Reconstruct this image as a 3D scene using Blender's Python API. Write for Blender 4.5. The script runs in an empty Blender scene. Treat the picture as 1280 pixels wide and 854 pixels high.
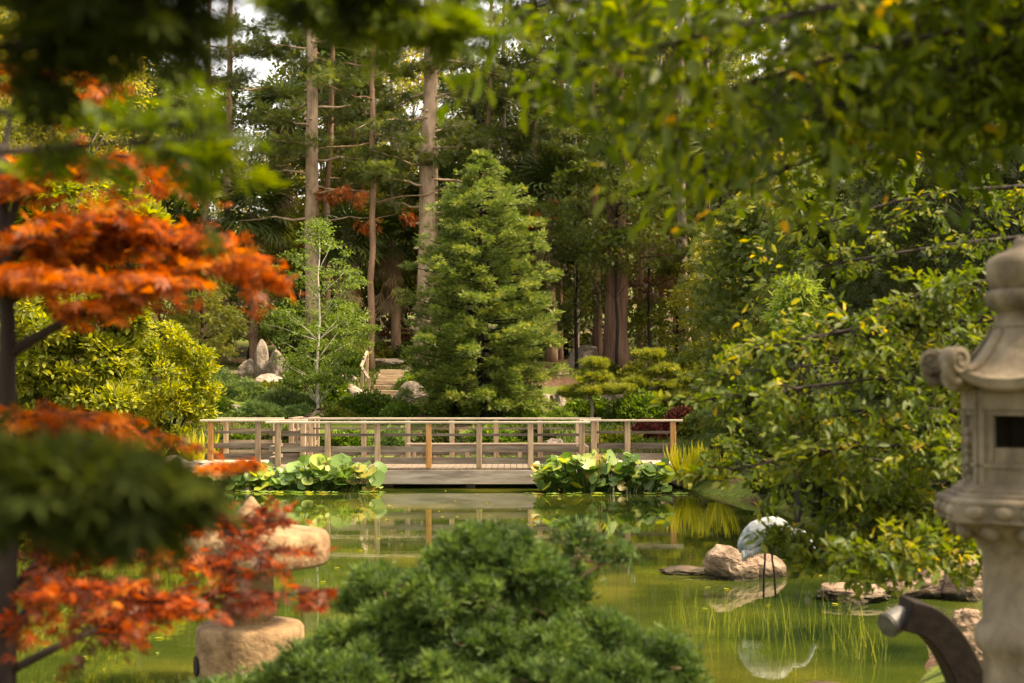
import bpy, bmesh, math, random
import numpy as np
from mathutils import Vector, noise as mnoise

# ------------------------------------------------------------------ camera, sky, sun, exposure
SC = bpy.context.scene
COL = SC.collection
F = 1778.0                      # focal length in pixels of a 1280 wide frame (50 mm lens)
CAMZ = 2.22
PITCH = math.atan(59.0 / F)
cam_d = bpy.data.cameras.new("camera")
cam = bpy.data.objects.new("camera", cam_d)
COL.objects.link(cam)
cam.location = (0, 0, CAMZ)
cam.rotation_euler = (math.pi / 2 + PITCH, 0, 0)
cam_d.sensor_width = 36.0
cam_d.lens = 50.0
cam_d.clip_start = 0.05
cam_d.clip_end = 2000
cam_d.dof.use_dof = True
cam_d.dof.focus_distance = 34.0
cam_d.dof.aperture_fstop = 2.7
cam_d.dof.aperture_blades = 0
SC.camera = cam

SUN_AZ, SUN_EL = math.radians(98), math.radians(54)
world = bpy.data.worlds.new("World")
SC.world = world
world.use_nodes = True
wn = world.node_tree
sky = wn.nodes.new("ShaderNodeTexSky")
sky.sky_type = 'NISHITA'
sky.sun_disc = False
sky.sun_elevation = SUN_EL
sky.sun_rotation = SUN_AZ
sky.air_density = 0.8
sky.dust_density = 5.0
sky.ozone_density = 0.0
veil = wn.nodes.new("ShaderNodeMixRGB")          # thin even cloud over the blue
veil.inputs[0].default_value = 0.6
veil.inputs[2].default_value = (2.6, 2.5, 2.3, 1)
wn.links.new(sky.outputs[0], veil.inputs[1])
wn.links.new(veil.outputs[0], wn.nodes["Background"].inputs[0])
wn.nodes["Background"].inputs[1].default_value = 0.15

sun_d = bpy.data.lights.new("sun", 'SUN')
sun_d.energy = 2.2
sun_d.angle = math.radians(9)
sun_d.color = (1.0, 0.86, 0.66)
sun = bpy.data.objects.new("sun", sun_d)
COL.objects.link(sun)
to_sun = Vector((math.cos(SUN_EL) * math.sin(SUN_AZ), math.cos(SUN_EL) * math.cos(SUN_AZ), math.sin(SUN_EL)))
sun.rotation_euler = to_sun.to_track_quat('Z', 'Y').to_euler()
sun.location = to_sun * 60

vs = SC.view_settings
vs.view_transform = 'Standard'
vs.look = 'None'
vs.exposure = 2.35
vs.gamma = 1.0
vs.use_curve_mapping = False
vs.use_white_balance = True
vs.white_balance_temperature = 7500
vs.white_balance_tint = 12
SC.render.engine = 'CYCLES'
cy = SC.cycles
cy.use_denoising = True
cy.max_bounces = 8
cy.diffuse_bounces = 3
cy.glossy_bounces = 3
cy.transmission_bounces = 4
cy.caustics_reflective = False
cy.caustics_refractive = False
cy.sample_clamp_indirect = 6.0

# ------------------------------------------------------------------ helpers
CP, SP = math.cos(PITCH), math.sin(PITCH)
RS = np.random.RandomState(7)


def P(px, py, Y):
    """a point of the place on the line of sight through a pixel, at distance Y"""
    u = (px - 640.0) / F
    v = (427.0 - py) / F
    dy = CP - v * SP
    dz = SP + v * CP
    t = Y / dy
    return np.array([u * t, Y, CAMZ + dz * t])


def nrm(a):
    return a / np.maximum(np.linalg.norm(a, axis=-1, keepdims=True), 1e-9)


def tag(o, label=None, cat=None, group=None, kind=None):
    if label: o["label"] = label
    if cat: o["category"] = cat
    if group: o["group"] = group
    if kind: o["kind"] = kind
    return o


def empty(name, loc, label=None, cat=None, group=None, rz=0.0):
    o = bpy.data.objects.new(name, None)
    COL.objects.link(o)
    o.location = tuple(float(v) for v in loc)
    o.rotation_euler = (0, 0, rz)
    o.empty_display_size = 0.2
    return tag(o, label, cat, group)


def link(name, me, mat, parent=None):
    o = bpy.data.objects.new(name, me)
    COL.objects.link(o)
    if mat is not None and not me.materials:
        me.materials.append(mat)
    if parent is not None:
        o.parent = parent
    return o


def copy_tree(o, parent=None):
    c = o.copy()
    COL.objects.link(c)
    c.parent = parent
    for ch in list(o.children):
        copy_tree(ch, c)
    return c


def mesh_np(name, V, Fc, smooth=False, rnd=None):
    """V (n,3); Fc (m,k) with one k"""
    me = bpy.data.meshes.new(name)
    V = np.ascontiguousarray(V, dtype=np.float32)
    Fc = np.ascontiguousarray(Fc, dtype=np.int32)
    m, k = Fc.shape
    me.vertices.add(len(V))
    me.vertices.foreach_set("co", V.ravel())
    me.loops.add(m * k)
    me.loops.foreach_set("vertex_index", Fc.ravel())
    me.polygons.add(m)
    me.polygons.foreach_set("loop_start", np.arange(0, m * k, k, dtype=np.int32))
    if smooth:
        me.polygons.foreach_set("use_smooth", np.ones(m, dtype=bool))
    me.update(calc_edges=True)
    if rnd is not None:
        at = me.attributes.new("rnd", 'FLOAT', 'FACE')
        at.data.foreach_set("value", np.ascontiguousarray(rnd, dtype=np.float32))
    return me


class MB:
    """collects quads into ONE mesh"""
    def __init__(s):
        s.V, s.Q, s.T, s.n = [], [], [], 0

    def add(s, V, Q):
        V = np.asarray(V, float)
        s.V.append(V)
        s.Q.append(np.asarray(Q, int) + s.n)
        s.n += len(V)
        return s

    def box(s, c, size, rz=0.0, rx=0.0, ry=0.0):
        hx, hy, hz = size[0] / 2, size[1] / 2, size[2] / 2
        V = np.array([[x, y, z] for x in (-hx, hx) for y in (-hy, hy) for z in (-hz, hz)])
        if rx:
            a, b = math.cos(rx), math.sin(rx)
            V = V @ np.array([[1, 0, 0], [0, a, -b], [0, b, a]]).T
        if ry:
            a, b = math.cos(ry), math.sin(ry)
            V = V @ np.array([[a, 0, b], [0, 1, 0], [-b, 0, a]]).T
        if rz:
            a, b = math.cos(rz), math.sin(rz)
            V = V @ np.array([[a, -b, 0], [b, a, 0], [0, 0, 1]]).T
        V = V + np.asarray(c, float)
        Q = [[0, 1, 3, 2], [4, 6, 7, 5], [0, 4, 5, 1], [2, 3, 7, 6], [0, 2, 6, 4], [1, 5, 7, 3]]
        return s.add(V, Q)

    def bar(s, a, b, w, h):
        a, b = np.asarray(a, float), np.asarray(b, float)
        d = b - a
        L = np.linalg.norm(d)
        d = d / L
        up = np.array([0, 0, 1.0]) if abs(d[2]) < 0.98 else np.array([1.0, 0, 0])
        sd = nrm(np.cross(d, up))
        up = np.cross(sd, d)
        V = [p + i * sd * w / 2 + j * up * h / 2 for p in (a, b) for i in (-1, 1) for j in (-1, 1)]
        Q = [[0, 1, 3, 2], [4, 6, 7, 5], [0, 4, 5, 1], [2, 3, 7, 6], [0, 2, 6, 4], [1, 5, 7, 3]]
        return s.add(V, Q)

    def tube(s, pts, rad, n=7, wob=0.0):
        pts = np.asarray(pts, float)
        m = len(pts)
        rad = np.broadcast_to(np.asarray(rad, float), (m,))
        tan = nrm(np.gradient(pts, axis=0))
        ref = np.array([1.0, 0.2, 0.0]) if abs(tan[0][2]) > 0.7 else np.array([0, 0, 1.0])
        A = nrm(np.cross(tan, ref))
        B = np.cross(tan, A)
        th = np.linspace(0, 2 * np.pi, n, endpoint=False)
        rr = rad[:, None] * (1 + wob * RS.uniform(-1, 1, (m, n)))
        V = pts[:, None] + rr[..., None] * (np.cos(th)[None, :, None] * A[:, None] + np.sin(th)[None, :, None] * B[:, None])
        V = V.reshape(-1, 3)
        Q = []
        for i in range(m - 1):
            for j in range(n):
                k = (j + 1) % n
                Q.append([i * n + j, i * n + k, (i + 1) * n + k, (i + 1) * n + j])
        c0, c1 = len(V), len(V) + 1
        V = np.vstack([V, pts[:1], pts[-1:]])
        for j in range(0, n):
            k = (j + 1) % n
            Q.append([c0, k, j, j])
            Q.append([c1, (m - 1) * n + j, (m - 1) * n + k, (m - 1) * n + k])
        return s.add(V, Q)

    def lathe(s, prof, n=24, c=(0, 0, 0), ph=0.0, mod=None):
        """prof list of (r, z)"""
        th = np.linspace(0, 2 * np.pi, n, endpoint=False) + ph
        V = []
        for (r, z) in prof:
            for t in th:
                rr = r * (mod(t, z) if mod else 1.0)
                V.append([c[0] + rr * math.cos(t), c[1] + rr * math.sin(t), c[2] + z])
        m = len(prof)
        Q = [[i * n + j, i * n + (j + 1) % n, (i + 1) * n + (j + 1) % n, (i + 1) * n + j] for i in range(m - 1) for j in range(n)]
        return s.add(V, Q)

    def build(s, name, mat, parent=None, smooth=False, bevel=0.0):
        V = np.vstack(s.V)
        Q = np.vstack(s.Q)
        tri = Q[:, 2] == Q[:, 3]
        me = bpy.data.meshes.new(name)
        faces = [list(q[:3]) if t else list(q) for q, t in zip(Q.tolist(), tri)]
        me.from_pydata(V.tolist(), [], faces)
        if smooth:
            me.polygons.foreach_set("use_smooth", np.ones(len(faces), dtype=bool))
        me.update()
        o = link(name, me, mat, parent)
        if bevel:
            b = o.modifiers.new("bevel", 'BEVEL')
            b.width = bevel
            b.segments = 2
            b.limit_method = 'ANGLE'
        return o


# ------------------------------------------------------------------ materials
def newmat(name):
    m = bpy.data.materials.new(name)
    m.use_nodes = True
    nt = m.node_tree
    return m, nt, nt.nodes["Principled BSDF"], nt.nodes["Material Output"]


def ramp(nt, cols, pos=None):
    r = nt.nodes.new("ShaderNodeValToRGB")
    e = r.color_ramp.elements
    while len(e) < len(cols):
        e.new(0.5)
    for i, c in enumerate(cols):
        e[i].position = pos[i] if pos else i / (len(cols) - 1)
        e[i].color = (c[0], c[1], c[2], 1)
    return r


def leafmat(name, cols, trans=0.4, rough=0.5, spec=0.3, var=0.25, pos=None, tcol=None):
    m, nt, bs, out = newmat(name)
    at = nt.nodes.new("ShaderNodeAttribute"); at.attribute_name = "rnd"
    r = ramp(nt, cols, pos)
    nt.links.new(at.outputs["Fac"], r.inputs[0])
    oi = nt.nodes.new("ShaderNodeObjectInfo")
    mr = nt.nodes.new("ShaderNodeMapRange")
    mr.inputs[3].default_value = 1 - var
    mr.inputs[4].default_value = 1 + var
    nt.links.new(oi.outputs["Random"], mr.inputs[0])
    hs = nt.nodes.new("ShaderNodeHueSaturation")
    nt.links.new(mr.outputs[0], hs.inputs["Value"])
    nt.links.new(r.outputs[0], hs.inputs["Color"])
    nt.links.new(hs.outputs[0], bs.inputs["Base Color"])
    bs.inputs["Roughness"].default_value = rough
    bs.inputs["Specular IOR Level"].default_value = spec
    tr = nt.nodes.new("ShaderNodeBsdfTranslucent")
    h2 = nt.nodes.new("ShaderNodeHueSaturation")
    h2.inputs["Hue"].default_value = 0.49
    h2.inputs["Saturation"].default_value = 1.15
    h2.inputs["Value"].default_value = 1.5
    nt.links.new(hs.outputs[0], h2.inputs["Color"])
    nt.links.new(h2.outputs[0], tr.inputs[0])
    mx = nt.nodes.new("ShaderNodeMixShader")
    mx.inputs[0].default_value = trans
    nt.links.new(bs.outputs[0], mx.inputs[1])
    nt.links.new(tr.outputs[0], mx.inputs[2])
    nt.links.new(mx.outputs[0], out.inputs[0])
    return m


def solidmat(name, cols, scale=(3, 3, 3), rough=0.85, bump=0.3, detail=6, pos=None, bscale=None, var=0.12, spec=0.25, bdist=0.02):
    m, nt, bs, out = newmat(name)
    tc = nt.nodes.new("ShaderNodeTexCoord")
    mp = nt.nodes.new("ShaderNodeMapping")
    mp.inputs["Scale"].default_value = scale
    nt.links.new(tc.outputs["Object"], mp.inputs[0])
    nz = nt.nodes.new("ShaderNodeTexNoise")
    nz.inputs["Scale"].default_value = 1.0
    nz.inputs["Detail"].default_value = detail
    nz.inputs["Roughness"].default_value = 0.62
    nt.links.new(mp.outputs[0], nz.inputs[0])
    n = len(cols)
    r = ramp(nt, cols, pos or [0.28 + 0.44 * i / (n - 1) for i in range(n)])
    nt.links.new(nz.outputs[0], r.inputs[0])
    oi = nt.nodes.new("ShaderNodeObjectInfo")
    mr = nt.nodes.new("ShaderNodeMapRange")
    mr.inputs[3].default_value = 1 - var
    mr.inputs[4].default_value = 1 + var
    nt.links.new(oi.outputs["Random"], mr.inputs[0])
    hs = nt.nodes.new("ShaderNodeHueSaturation")
    nt.links.new(mr.outputs[0], hs.inputs["Value"])
    nt.links.new(r.outputs[0], hs.inputs["Color"])
    nt.links.new(hs.outputs[0], bs.inputs["Base Color"])
    bs.inputs["Roughness"].default_value = rough
    bs.inputs["Specular IOR Level"].default_value = spec
    if bump:
        n2 = nt.nodes.new("ShaderNodeTexNoise")
        n2.inputs["Detail"].default_value = 8
        n2.inputs["Scale"].default_value = bscale or 2.5
        nt.links.new(mp.outputs[0], n2.inputs[0])
        bp = nt.nodes.new("ShaderNodeBump")
        bp.inputs["Strength"].default_value = bump
        bp.inputs["Distance"].default_value = bdist
        nt.links.new(n2.outputs[0], bp.inputs["Height"])
        nt.links.new(bp.outputs[0], bs.inputs["Normal"])
    return m


M = {}
# bark
M["bark_pale"] = solidmat("bark_pale", [(.13, .085, .055), (.33, .235, .155), (.47, .36, .255)], (3, 3, 1.2), bump=.6)
M["bark_brown"] = solidmat("bark_brown", [(.09, .055, .034), (.25, .155, .095), (.36, .24, .155)], (5, 5, .8), bump=.8)
M["bark_red"] = solidmat("bark_red", [(.03, .018, .012), (.10, .055, .036), (.17, .10, .066)], (6, 6, .5), bump=1.0, bdist=.05)
M["bark_dark"] = solidmat("bark_dark", [(.008, .006, .004), (.017, .012, .009), (.032, .023, .016)], (9, 9, 3), bump=.6)
M["bark_grey"] = solidmat("bark_grey", [(.13, .10, .075), (.26, .21, .16), (.4, .34, .27)], (6, 6, 2), bump=.5)
M["bark_white"] = solidmat("bark_white", [(.30, .27, .21), (.48, .44, .36), (.6, .56, .48)], (6, 6, 2), bump=.3)
# foliage
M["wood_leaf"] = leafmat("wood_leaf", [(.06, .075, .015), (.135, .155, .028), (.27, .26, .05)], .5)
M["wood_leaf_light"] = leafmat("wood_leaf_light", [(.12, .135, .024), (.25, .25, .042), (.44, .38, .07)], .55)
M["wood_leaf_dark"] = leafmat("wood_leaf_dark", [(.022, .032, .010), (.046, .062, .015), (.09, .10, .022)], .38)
M["pine_needle"] = leafmat("pine_needle", [(.045, .065, .018), (.09, .12, .028), (.18, .20, .045)], .42)
M["dead_needle"] = leafmat("dead_needle", [(.22, .055, .012), (.36, .11, .025), (.42, .17, .05)], .3)
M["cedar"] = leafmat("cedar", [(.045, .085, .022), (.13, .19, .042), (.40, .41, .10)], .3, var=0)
M["palm_leaf"] = leafmat("palm_leaf", [(.035, .06, .016), (.07, .11, .026), (.16, .19, .045)], .3, rough=.4, spec=.5)
M["palm_dead"] = leafmat("palm_dead", [(.11, .07, .035), (.2, .14, .07), (.34, .25, .13)], .2)
M["hedge"] = leafmat("hedge", [(.045, .09, .015), (.10, .17, .024), (.18, .25, .04)], .35)
M["hedge_lime"] = leafmat("hedge_lime", [(.06, .09, .014), (.14, .17, .024), (.26, .26, .04)], .35)
M["azalea"] = leafmat("azalea", [(.07, .11, .016), (.23, .26, .03), (.48, .44, .045)], .45, var=0)
M["bigleaf"] = leafmat("bigleaf", [(.08, .12, .018), (.24, .26, .036), (.46, .44, .07)], .45, rough=.5, spec=.25, var=0)
M["ginkgo"] = leafmat("ginkgo", [(.07, .12, .022), (.12, .18, .034), (.22, .28, .055)], .45, var=0)
M["juniper"] = leafmat("juniper", [(.026, .055, .014), (.062, .115, .024), (.17, .25, .05)], .3, var=0)
M["juniper_far"] = leafmat("juniper_far", [(.055, .095, .03), (.12, .19, .055), (.24, .32, .10)], .35)
M["niwaki"] = leafmat("niwaki", [(.075, .105, .016), (.20, .23, .03), (.36, .35, .05)], .35)
M["maple_orange"] = leafmat("maple_orange", [(.09, .026, .007), (.34, .085, .009), (.56, .21, .018)], .5, var=0, rough=.45)
M["maple_red"] = leafmat("maple_red", [(.035, .016, .010), (.13, .032, .014), (.40, .085, .012), (.55, .19, .018)], .45, var=0, rough=.45, pos=[0, .4, .75, 1])
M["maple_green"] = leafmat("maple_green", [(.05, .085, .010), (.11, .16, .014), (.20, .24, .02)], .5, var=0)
M["maple_shaded"] = leafmat("maple_shaded", [(.014, .020, .005), (.03, .042, .008), (.058, .072, .012)], .35, var=0, rough=.8, spec=.08)  # shade of the near boughs put into the leaf colour
M["maple_brown"] = leafmat("maple_brown", [(.06, .018, .014), (.12, .04, .028), (.18, .07, .045)], .4, var=0)
M["oak"] = leafmat("oak", [(.03, .055, .007), (.075, .115, .012), (.19, .225, .022), (.60, .36, .02)], .6, rough=.45, spec=.3, var=0, pos=[0, .5, .94, 1.0])
M["camellia"] = leafmat("camellia", [(.04, .07, .011), (.09, .125, .018), (.22, .225, .036), (.52, .36, .04)], .45, rough=.5, spec=.22, var=0, pos=[0, .55, .94, 1.0])
M["droop"] = leafmat("droop", [(.03, .05, .010), (.07, .10, .017), (.17, .18, .03)], .4)
M["willow"] = leafmat("willow", [(.10, .16, .03), (.19, .26, .05), (.32, .38, .08)], .5, var=0)
M["butterbur"] = leafmat("butterbur", [(.07, .14, .025), (.13, .22, .05), (.22, .32, .10), (.34, .38, .05), (.26, .17, .05)], .4, rough=.4, spec=.4, var=.1, pos=[0, .3, .62, .9, 1.0])
M["iris"] = leafmat("iris", [(.20, .24, .02), (.38, .38, .03), (.58, .52, .06)], .45, var=.1)
M["grass"] = leafmat("grass", [(.035, .065, .010), (.065, .105, .016), (.12, .15, .024)], .4, var=0)
M["reflection_streak"] = leafmat("reflection_streak", [(.09, .13, .015), (.18, .22, .03), (.32, .33, .06)], .4, var=0)
# stone and wood
M["stone_lantern"] = solidmat("stone_lantern", [(.065, .052, .034), (.16, .132, .09), (.235, .20, .142)], (6, 6, 4), bump=.5, bscale=5, bdist=.012, var=.06, pos=[.32, .5, .66], detail=12)
M["stone_mush"] = solidmat("stone_mush", [(.075, .045, .022), (.20, .125, .062), (.29, .20, .105)], (7, 7, 7), bump=.7, bscale=4, detail=10, bdist=.02, var=0)
M["rock"] = solidmat("rock", [(.10, .08, .06), (.24, .195, .15), (.37, .32, .26)], (3.2, 3.2, 3.2), bump=.8, bscale=3, bdist=.04, var=.15)
M["rock_pink"] = solidmat("rock_pink", [(.05, .032, .02), (.20, .14, .092), (.34, .255, .18)], (4, 4, 7), bump=1.0, bscale=3, bdist=.06, var=.15, detail=10)
M["wood"] = solidmat("wood", [(.09, .068, .047), (.21, .165, .122), (.33, .275, .208)], (1.2, 9, 9), bump=.5, bscale=2, bdist=.012, var=.25)
M["wood_cap"] = solidmat("wood_cap", [(.24, .20, .145), (.46, .40, .30), (.60, .54, .43)], (1.6, 14, 14), bump=.3, bscale=2, bdist=.006, var=.08)
M["wood_post"] = solidmat("wood_post", [(.13, .085, .05), (.31, .225, .14), (.43, .335, .235)], (13, 13, 1.6), bump=.35, bscale=2, bdist=.008, var=.25)
M["wood_orange"] = solidmat("wood_orange", [(.20, .09, .025), (.40, .20, .06), (.34, .25, .17)], (13, 13, 1.2), bump=.35, bscale=2, bdist=.008, var=.1)
M["wood_beam"] = solidmat("wood_beam", [(.13, .105, .085), (.29, .245, .20), (.42, .375, .32)], (1.2, 10, 10), bump=.35, bscale=2, bdist=.01, var=0)
M["step_wood"] = solidmat("step_wood", [(.16, .11, .065), (.34, .255, .165), (.45, .36, .25)], (3, 12, 12), bump=.4, var=.12)
M["dark_metal"] = solidmat("dark_metal", [(.007, .005, .004), (.014, .010, .007), (.024, .017, .012)], (10, 10, 10), rough=.8, bump=.15, var=0, spec=.15)
M["cap_metal"] = solidmat("cap_metal", [(.03, .03, .026), (.06, .06, .052), (.10, .098, .085)], (14, 14, 14), rough=.5, bump=.1, var=0, spec=.4)
M["crane"] = solidmat("crane", [(.08, .095, .095), (.19, .215, .22), (.36, .38, .37)], (10, 10, 10), rough=.6, bump=.5, var=0, pos=[.3, .5, .68])
M["black"] = solidmat("black", [(.006, .005, .004), (.012, .01, .008)], bump=0, var=0)
M["path"] = solidmat("path", [(.17, .11, .065), (.29, .205, .13), (.38, .29, .20)], (2, 2, 2), bump=.3)


def wet_band(m):
    """a dark wet and mossy band where the stone stands in the water"""
    nt = m.node_tree
    bs = nt.nodes["Principled BSDF"]
    src = bs.inputs["Base Color"].links[0].from_socket
    ge = nt.nodes.new("ShaderNodeNewGeometry")
    sx_ = nt.nodes.new("ShaderNodeSeparateXYZ")
    nt.links.new(ge.outputs["Position"], sx_.inputs[0])
    nz = nt.nodes.new("ShaderNodeTexNoise"); nz.inputs["Scale"].default_value = 6
    nt.links.new(ge.outputs["Position"], nz.inputs[0])
    ad = nt.nodes.new("ShaderNodeMath"); ad.operation = 'MULTIPLY_ADD'
    ad.inputs[1].default_value = -.16
    nt.links.new(nz.outputs[0], ad.inputs[0]); nt.links.new(sx_.outputs[2], ad.inputs[2])
    mr = nt.nodes.new("ShaderNodeMapRange")
    mr.inputs[1].default_value = -.03; mr.inputs[2].default_value = .05
    mr.inputs[3].default_value = 1; mr.inputs[4].default_value = 0
    nt.links.new(ad.outputs[0], mr.inputs[0])
    mx = nt.nodes.new("ShaderNodeMixRGB"); mx.inputs[2].default_value = (.035, .028, .014, 1)
    nt.links.new(mr.outputs[0], mx.inputs[0]); nt.links.new(src, mx.inputs[1]); nt.links.new(mx.outputs[0], bs.inputs["Base Color"])


wet_band(M["rock_pink"]); wet_band(M["stone_mush"])


def ground_material():
    m, nt, bs, out = newmat("ground")
    tc = nt.nodes.new("ShaderNodeTexCoord")
    n1 = nt.nodes.new("ShaderNodeTexNoise"); n1.inputs["Scale"].default_value = 0.42; n1.inputs["Detail"].default_value = 5
    nt.links.new(tc.outputs["Object"], n1.inputs[0])
    n2 = nt.nodes.new("ShaderNodeTexNoise"); n2.inputs["Scale"].default_value = 9; n2.inputs["Detail"].default_value = 8
    nt.links.new(tc.outputs["Object"], n2.inputs[0])
    mulch = ramp(nt, [(.035, .02, .012), (.095, .056, .034), (.17, .105, .065)], [.3, .5, .72])
    moss = ramp(nt, [(.035, .055, .012), (.08, .11, .018), (.14, .17, .028)], [.3, .5, .7])
    nt.links.new(n2.outputs[0], mulch.inputs[0]); nt.links.new(n2.outputs[0], moss.inputs[0])
    sel = ramp(nt, [(0, 0, 0), (1, 1, 1)], [.44, .52])
    nt.links.new(n1.outputs[0], sel.inputs[0])
    mx = nt.nodes.new("ShaderNodeMixRGB")
    nt.links.new(sel.outputs[0], mx.inputs[0]); nt.links.new(mulch.outputs[0], mx.inputs[1]); nt.links.new(moss.outputs[0], mx.inputs[2])
    nt.links.new(mx.outputs[0], bs.inputs["Base Color"])
    bs.inputs["Roughness"].default_value = .95
    bs.inputs["Specular IOR Level"].default_value = .1
    bp = nt.nodes.new("ShaderNodeBump"); bp.inputs["Strength"].default_value = .6; bp.inputs["Distance"].default_value = .05
    nt.links.new(n2.outputs[0], bp.inputs["Height"]); nt.links.new(bp.outputs[0], bs.inputs["Normal"])
    return m


def water_material():
    m, nt, bs, out = newmat("pond_water")
    tc = nt.nodes.new("ShaderNodeTexCoord")
    n0 = nt.nodes.new("ShaderNodeTexNoise"); n0.inputs["Scale"].default_value = .5; n0.inputs["Detail"].default_value = 5
    nt.links.new(tc.outputs["Object"], n0.inputs[0])
    r = ramp(nt, [(.008, .017, .004), (.034, .048, .007), (.098, .098, .013)], [.32, .5, .7])
    nt.links.new(n0.outputs[0], r.inputs[0])
    nt.links.new(r.outputs[0], bs.inputs["Base Color"])
    bs.inputs["Roughness"].default_value = .02
    bs.inputs["IOR"].default_value = 1.33
    bs.inputs["Specular IOR Level"].default_value = .5
    mp = nt.nodes.new("ShaderNodeMapping"); mp.inputs["Scale"].default_value = (.8, 2.6, 1)
    nt.links.new(tc.outputs["Object"], mp.inputs[0])
    n1 = nt.nodes.new("ShaderNodeTexNoise"); n1.inputs["Scale"].default_value = 1.6; n1.inputs["Detail"].default_value = 3
    nt.links.new(mp.outputs[0], n1.inputs[0])
    bp = nt.nodes.new("ShaderNodeBump"); bp.inputs["Strength"].default_value = .014; bp.inputs["Distance"].default_value = .05
    nt.links.new(n1.outputs[0], bp.inputs["Height"]); nt.links.new(bp.outputs[0], bs.inputs["Normal"])
    return m


# ------------------------------------------------------------------ leaf templates (y along the leaf, z its normal)
def T(v, f):
    return np.array(v, float), np.array(f, int)


T_DIAM = T([(0, 0, 0), (.3, .5, .07), (0, 1, -.06), (-.3, .5, .07)], [(0, 1, 2, 3)])
T_SLIM = T([(0, 0, 0), (.13, .45, .04), (0, 1, -.08), (-.13, .45, .04)], [(0, 1, 2, 3)])
T_OVAL = T([(0, 0, 0), (.2, .28, .06), (.2, .66, .04), (0, 1, -.08), (-.2, .66, .04), (-.2, .28, .06)], [(0, 1, 2, 3), (0, 3, 4, 5)])


def _maple():
    V, Fc = [], []
    lobes = [(-118, .42, .06), (-70, .78, .075), (-34, .96, .085), (2, 1.05, .09), (38, .94, .085), (74, .74, .075), (120, .40, .06)]
    for a, L, w in lobes:
        a = math.radians(a)
        d = np.array([math.sin(a), math.cos(a), 0])
        s = np.array([math.cos(a), -math.sin(a), 0])
        b = len(V)
        V += [(0, .0, 0), tuple(d * L * .48 + s * w + np.array([0, 0, .03])), tuple(d * L + np.array([0, 0, -.10 * L])), tuple(d * L * .48 - s * w + np.array([0, 0, .03]))]
        Fc.append((b, b + 1, b + 2, b + 3))
    return T(V, Fc)


def _tuft(n, spread, w=.035, seed=1):
    r = random.Random(seed)
    V, Fc = [], []
    for i in range(n):
        a = 2 * math.pi * (i + r.uniform(-.3, .3)) / n
        e = r.uniform(.15, 1) * spread
        d = np.array([math.cos(a) * math.sin(e), math.cos(e), math.sin(a) * math.sin(e)])
        s = nrm(np.cross(d, np.array([r.uniform(-1, 1), r.uniform(-1, 1), r.uniform(-1, 1)]))) * w
        L = r.uniform(.75, 1)
        b = len(V)
        V += [tuple(-s), tuple(s), tuple(d * L + s * .35), tuple(d * L - s * .35)]
        Fc.append((b, b + 1, b + 2, b + 3))
    return T(V, Fc)


def _spray():
    V, Fc = [], []
    for (y0, a, L, w) in [(0, 0, 1.0, .05), (.15, 50, .45, .06), (.15, -50, .45, .06), (.4, 42, .42, .055), (.4, -42, .42, .055), (.65, 36, .32, .05), (.65, -36, .32, .05)]:
        a = math.radians(a)
        d = np.array([math.sin(a), math.cos(a), .08]); s = np.array([math.cos(a), -math.sin(a), 0])
        o = np.array([0, y0, 0]); b = len(V)
        V += [tuple(o), tuple(o + d * L * .5 + s * w), tuple(o + d * L), tuple(o + d * L * .5 - s * w)]
        Fc.append((b, b + 1, b + 2, b + 3))
    return T(V, Fc)


def _round():
    V = [(0, .0, -.12)]; n = 10; Fc = []
    for i in range(n + 1):
        a = math.radians(-160 + 320 * i / n)
        rr = .5 * (1 + .05 * math.sin(5 * a))
        V.append((math.sin(a) * rr, .12 + math.cos(a) * rr * .92, .05 * math.cos(3 * a)))
    for i in range(0, n, 2):
        Fc.append((0, i + 1, i + 2, i + 3))
    return T(V, Fc)


def _blade():
    V = [(-.03, 0, 0), (.03, 0, 0), (.036, .45, .03), (-.036, .45, .03), (.022, .8, .0), (-.022, .8, 0), (.002, 1, -.09), (-.002, 1, -.09)]
    return T(V, [(0, 1, 2, 3), (3, 2, 4, 5), (5, 4, 6, 7)])


def _fan(span=125, n=17, w=.055):
    V, Fc = [], []
    V += [(-.012, -.9, 0), (.012, -.9, 0), (.012, 0, 0), (-.012, 0, 0)]; Fc.append((0, 1, 2, 3))
    for i in range(n):
        a = math.radians(-span + 2 * span * i / (n - 1))
        d = np.array([math.sin(a), math.cos(a), 0]); s = np.array([math.cos(a), -math.sin(a), 0])
        z0 = .05 * ((i % 2) * 2 - 1)
        b = len(V)
        V += [(0, 0, 0), tuple(d * .55 + s * w + np.array([0, 0, z0])), tuple(d * 1.0 + np.array([0, 0, -.22])), tuple(d * .55 - s * w + np.array([0, 0, z0]))]
        Fc.append((b, b + 1, b + 2, b + 3))
    return T(V, Fc)


T_MAPLE, T_TUFT, T_TUFTW, T_SPRAY, T_ROUND, T_BLADE, T_FAN = _maple(), _tuft(7, 1.0, .07), _tuft(6, .75, .05, 3), _spray(), _round(), _blade(), _fan()


T_FOLD = _fan(38, 9, .035)


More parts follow.
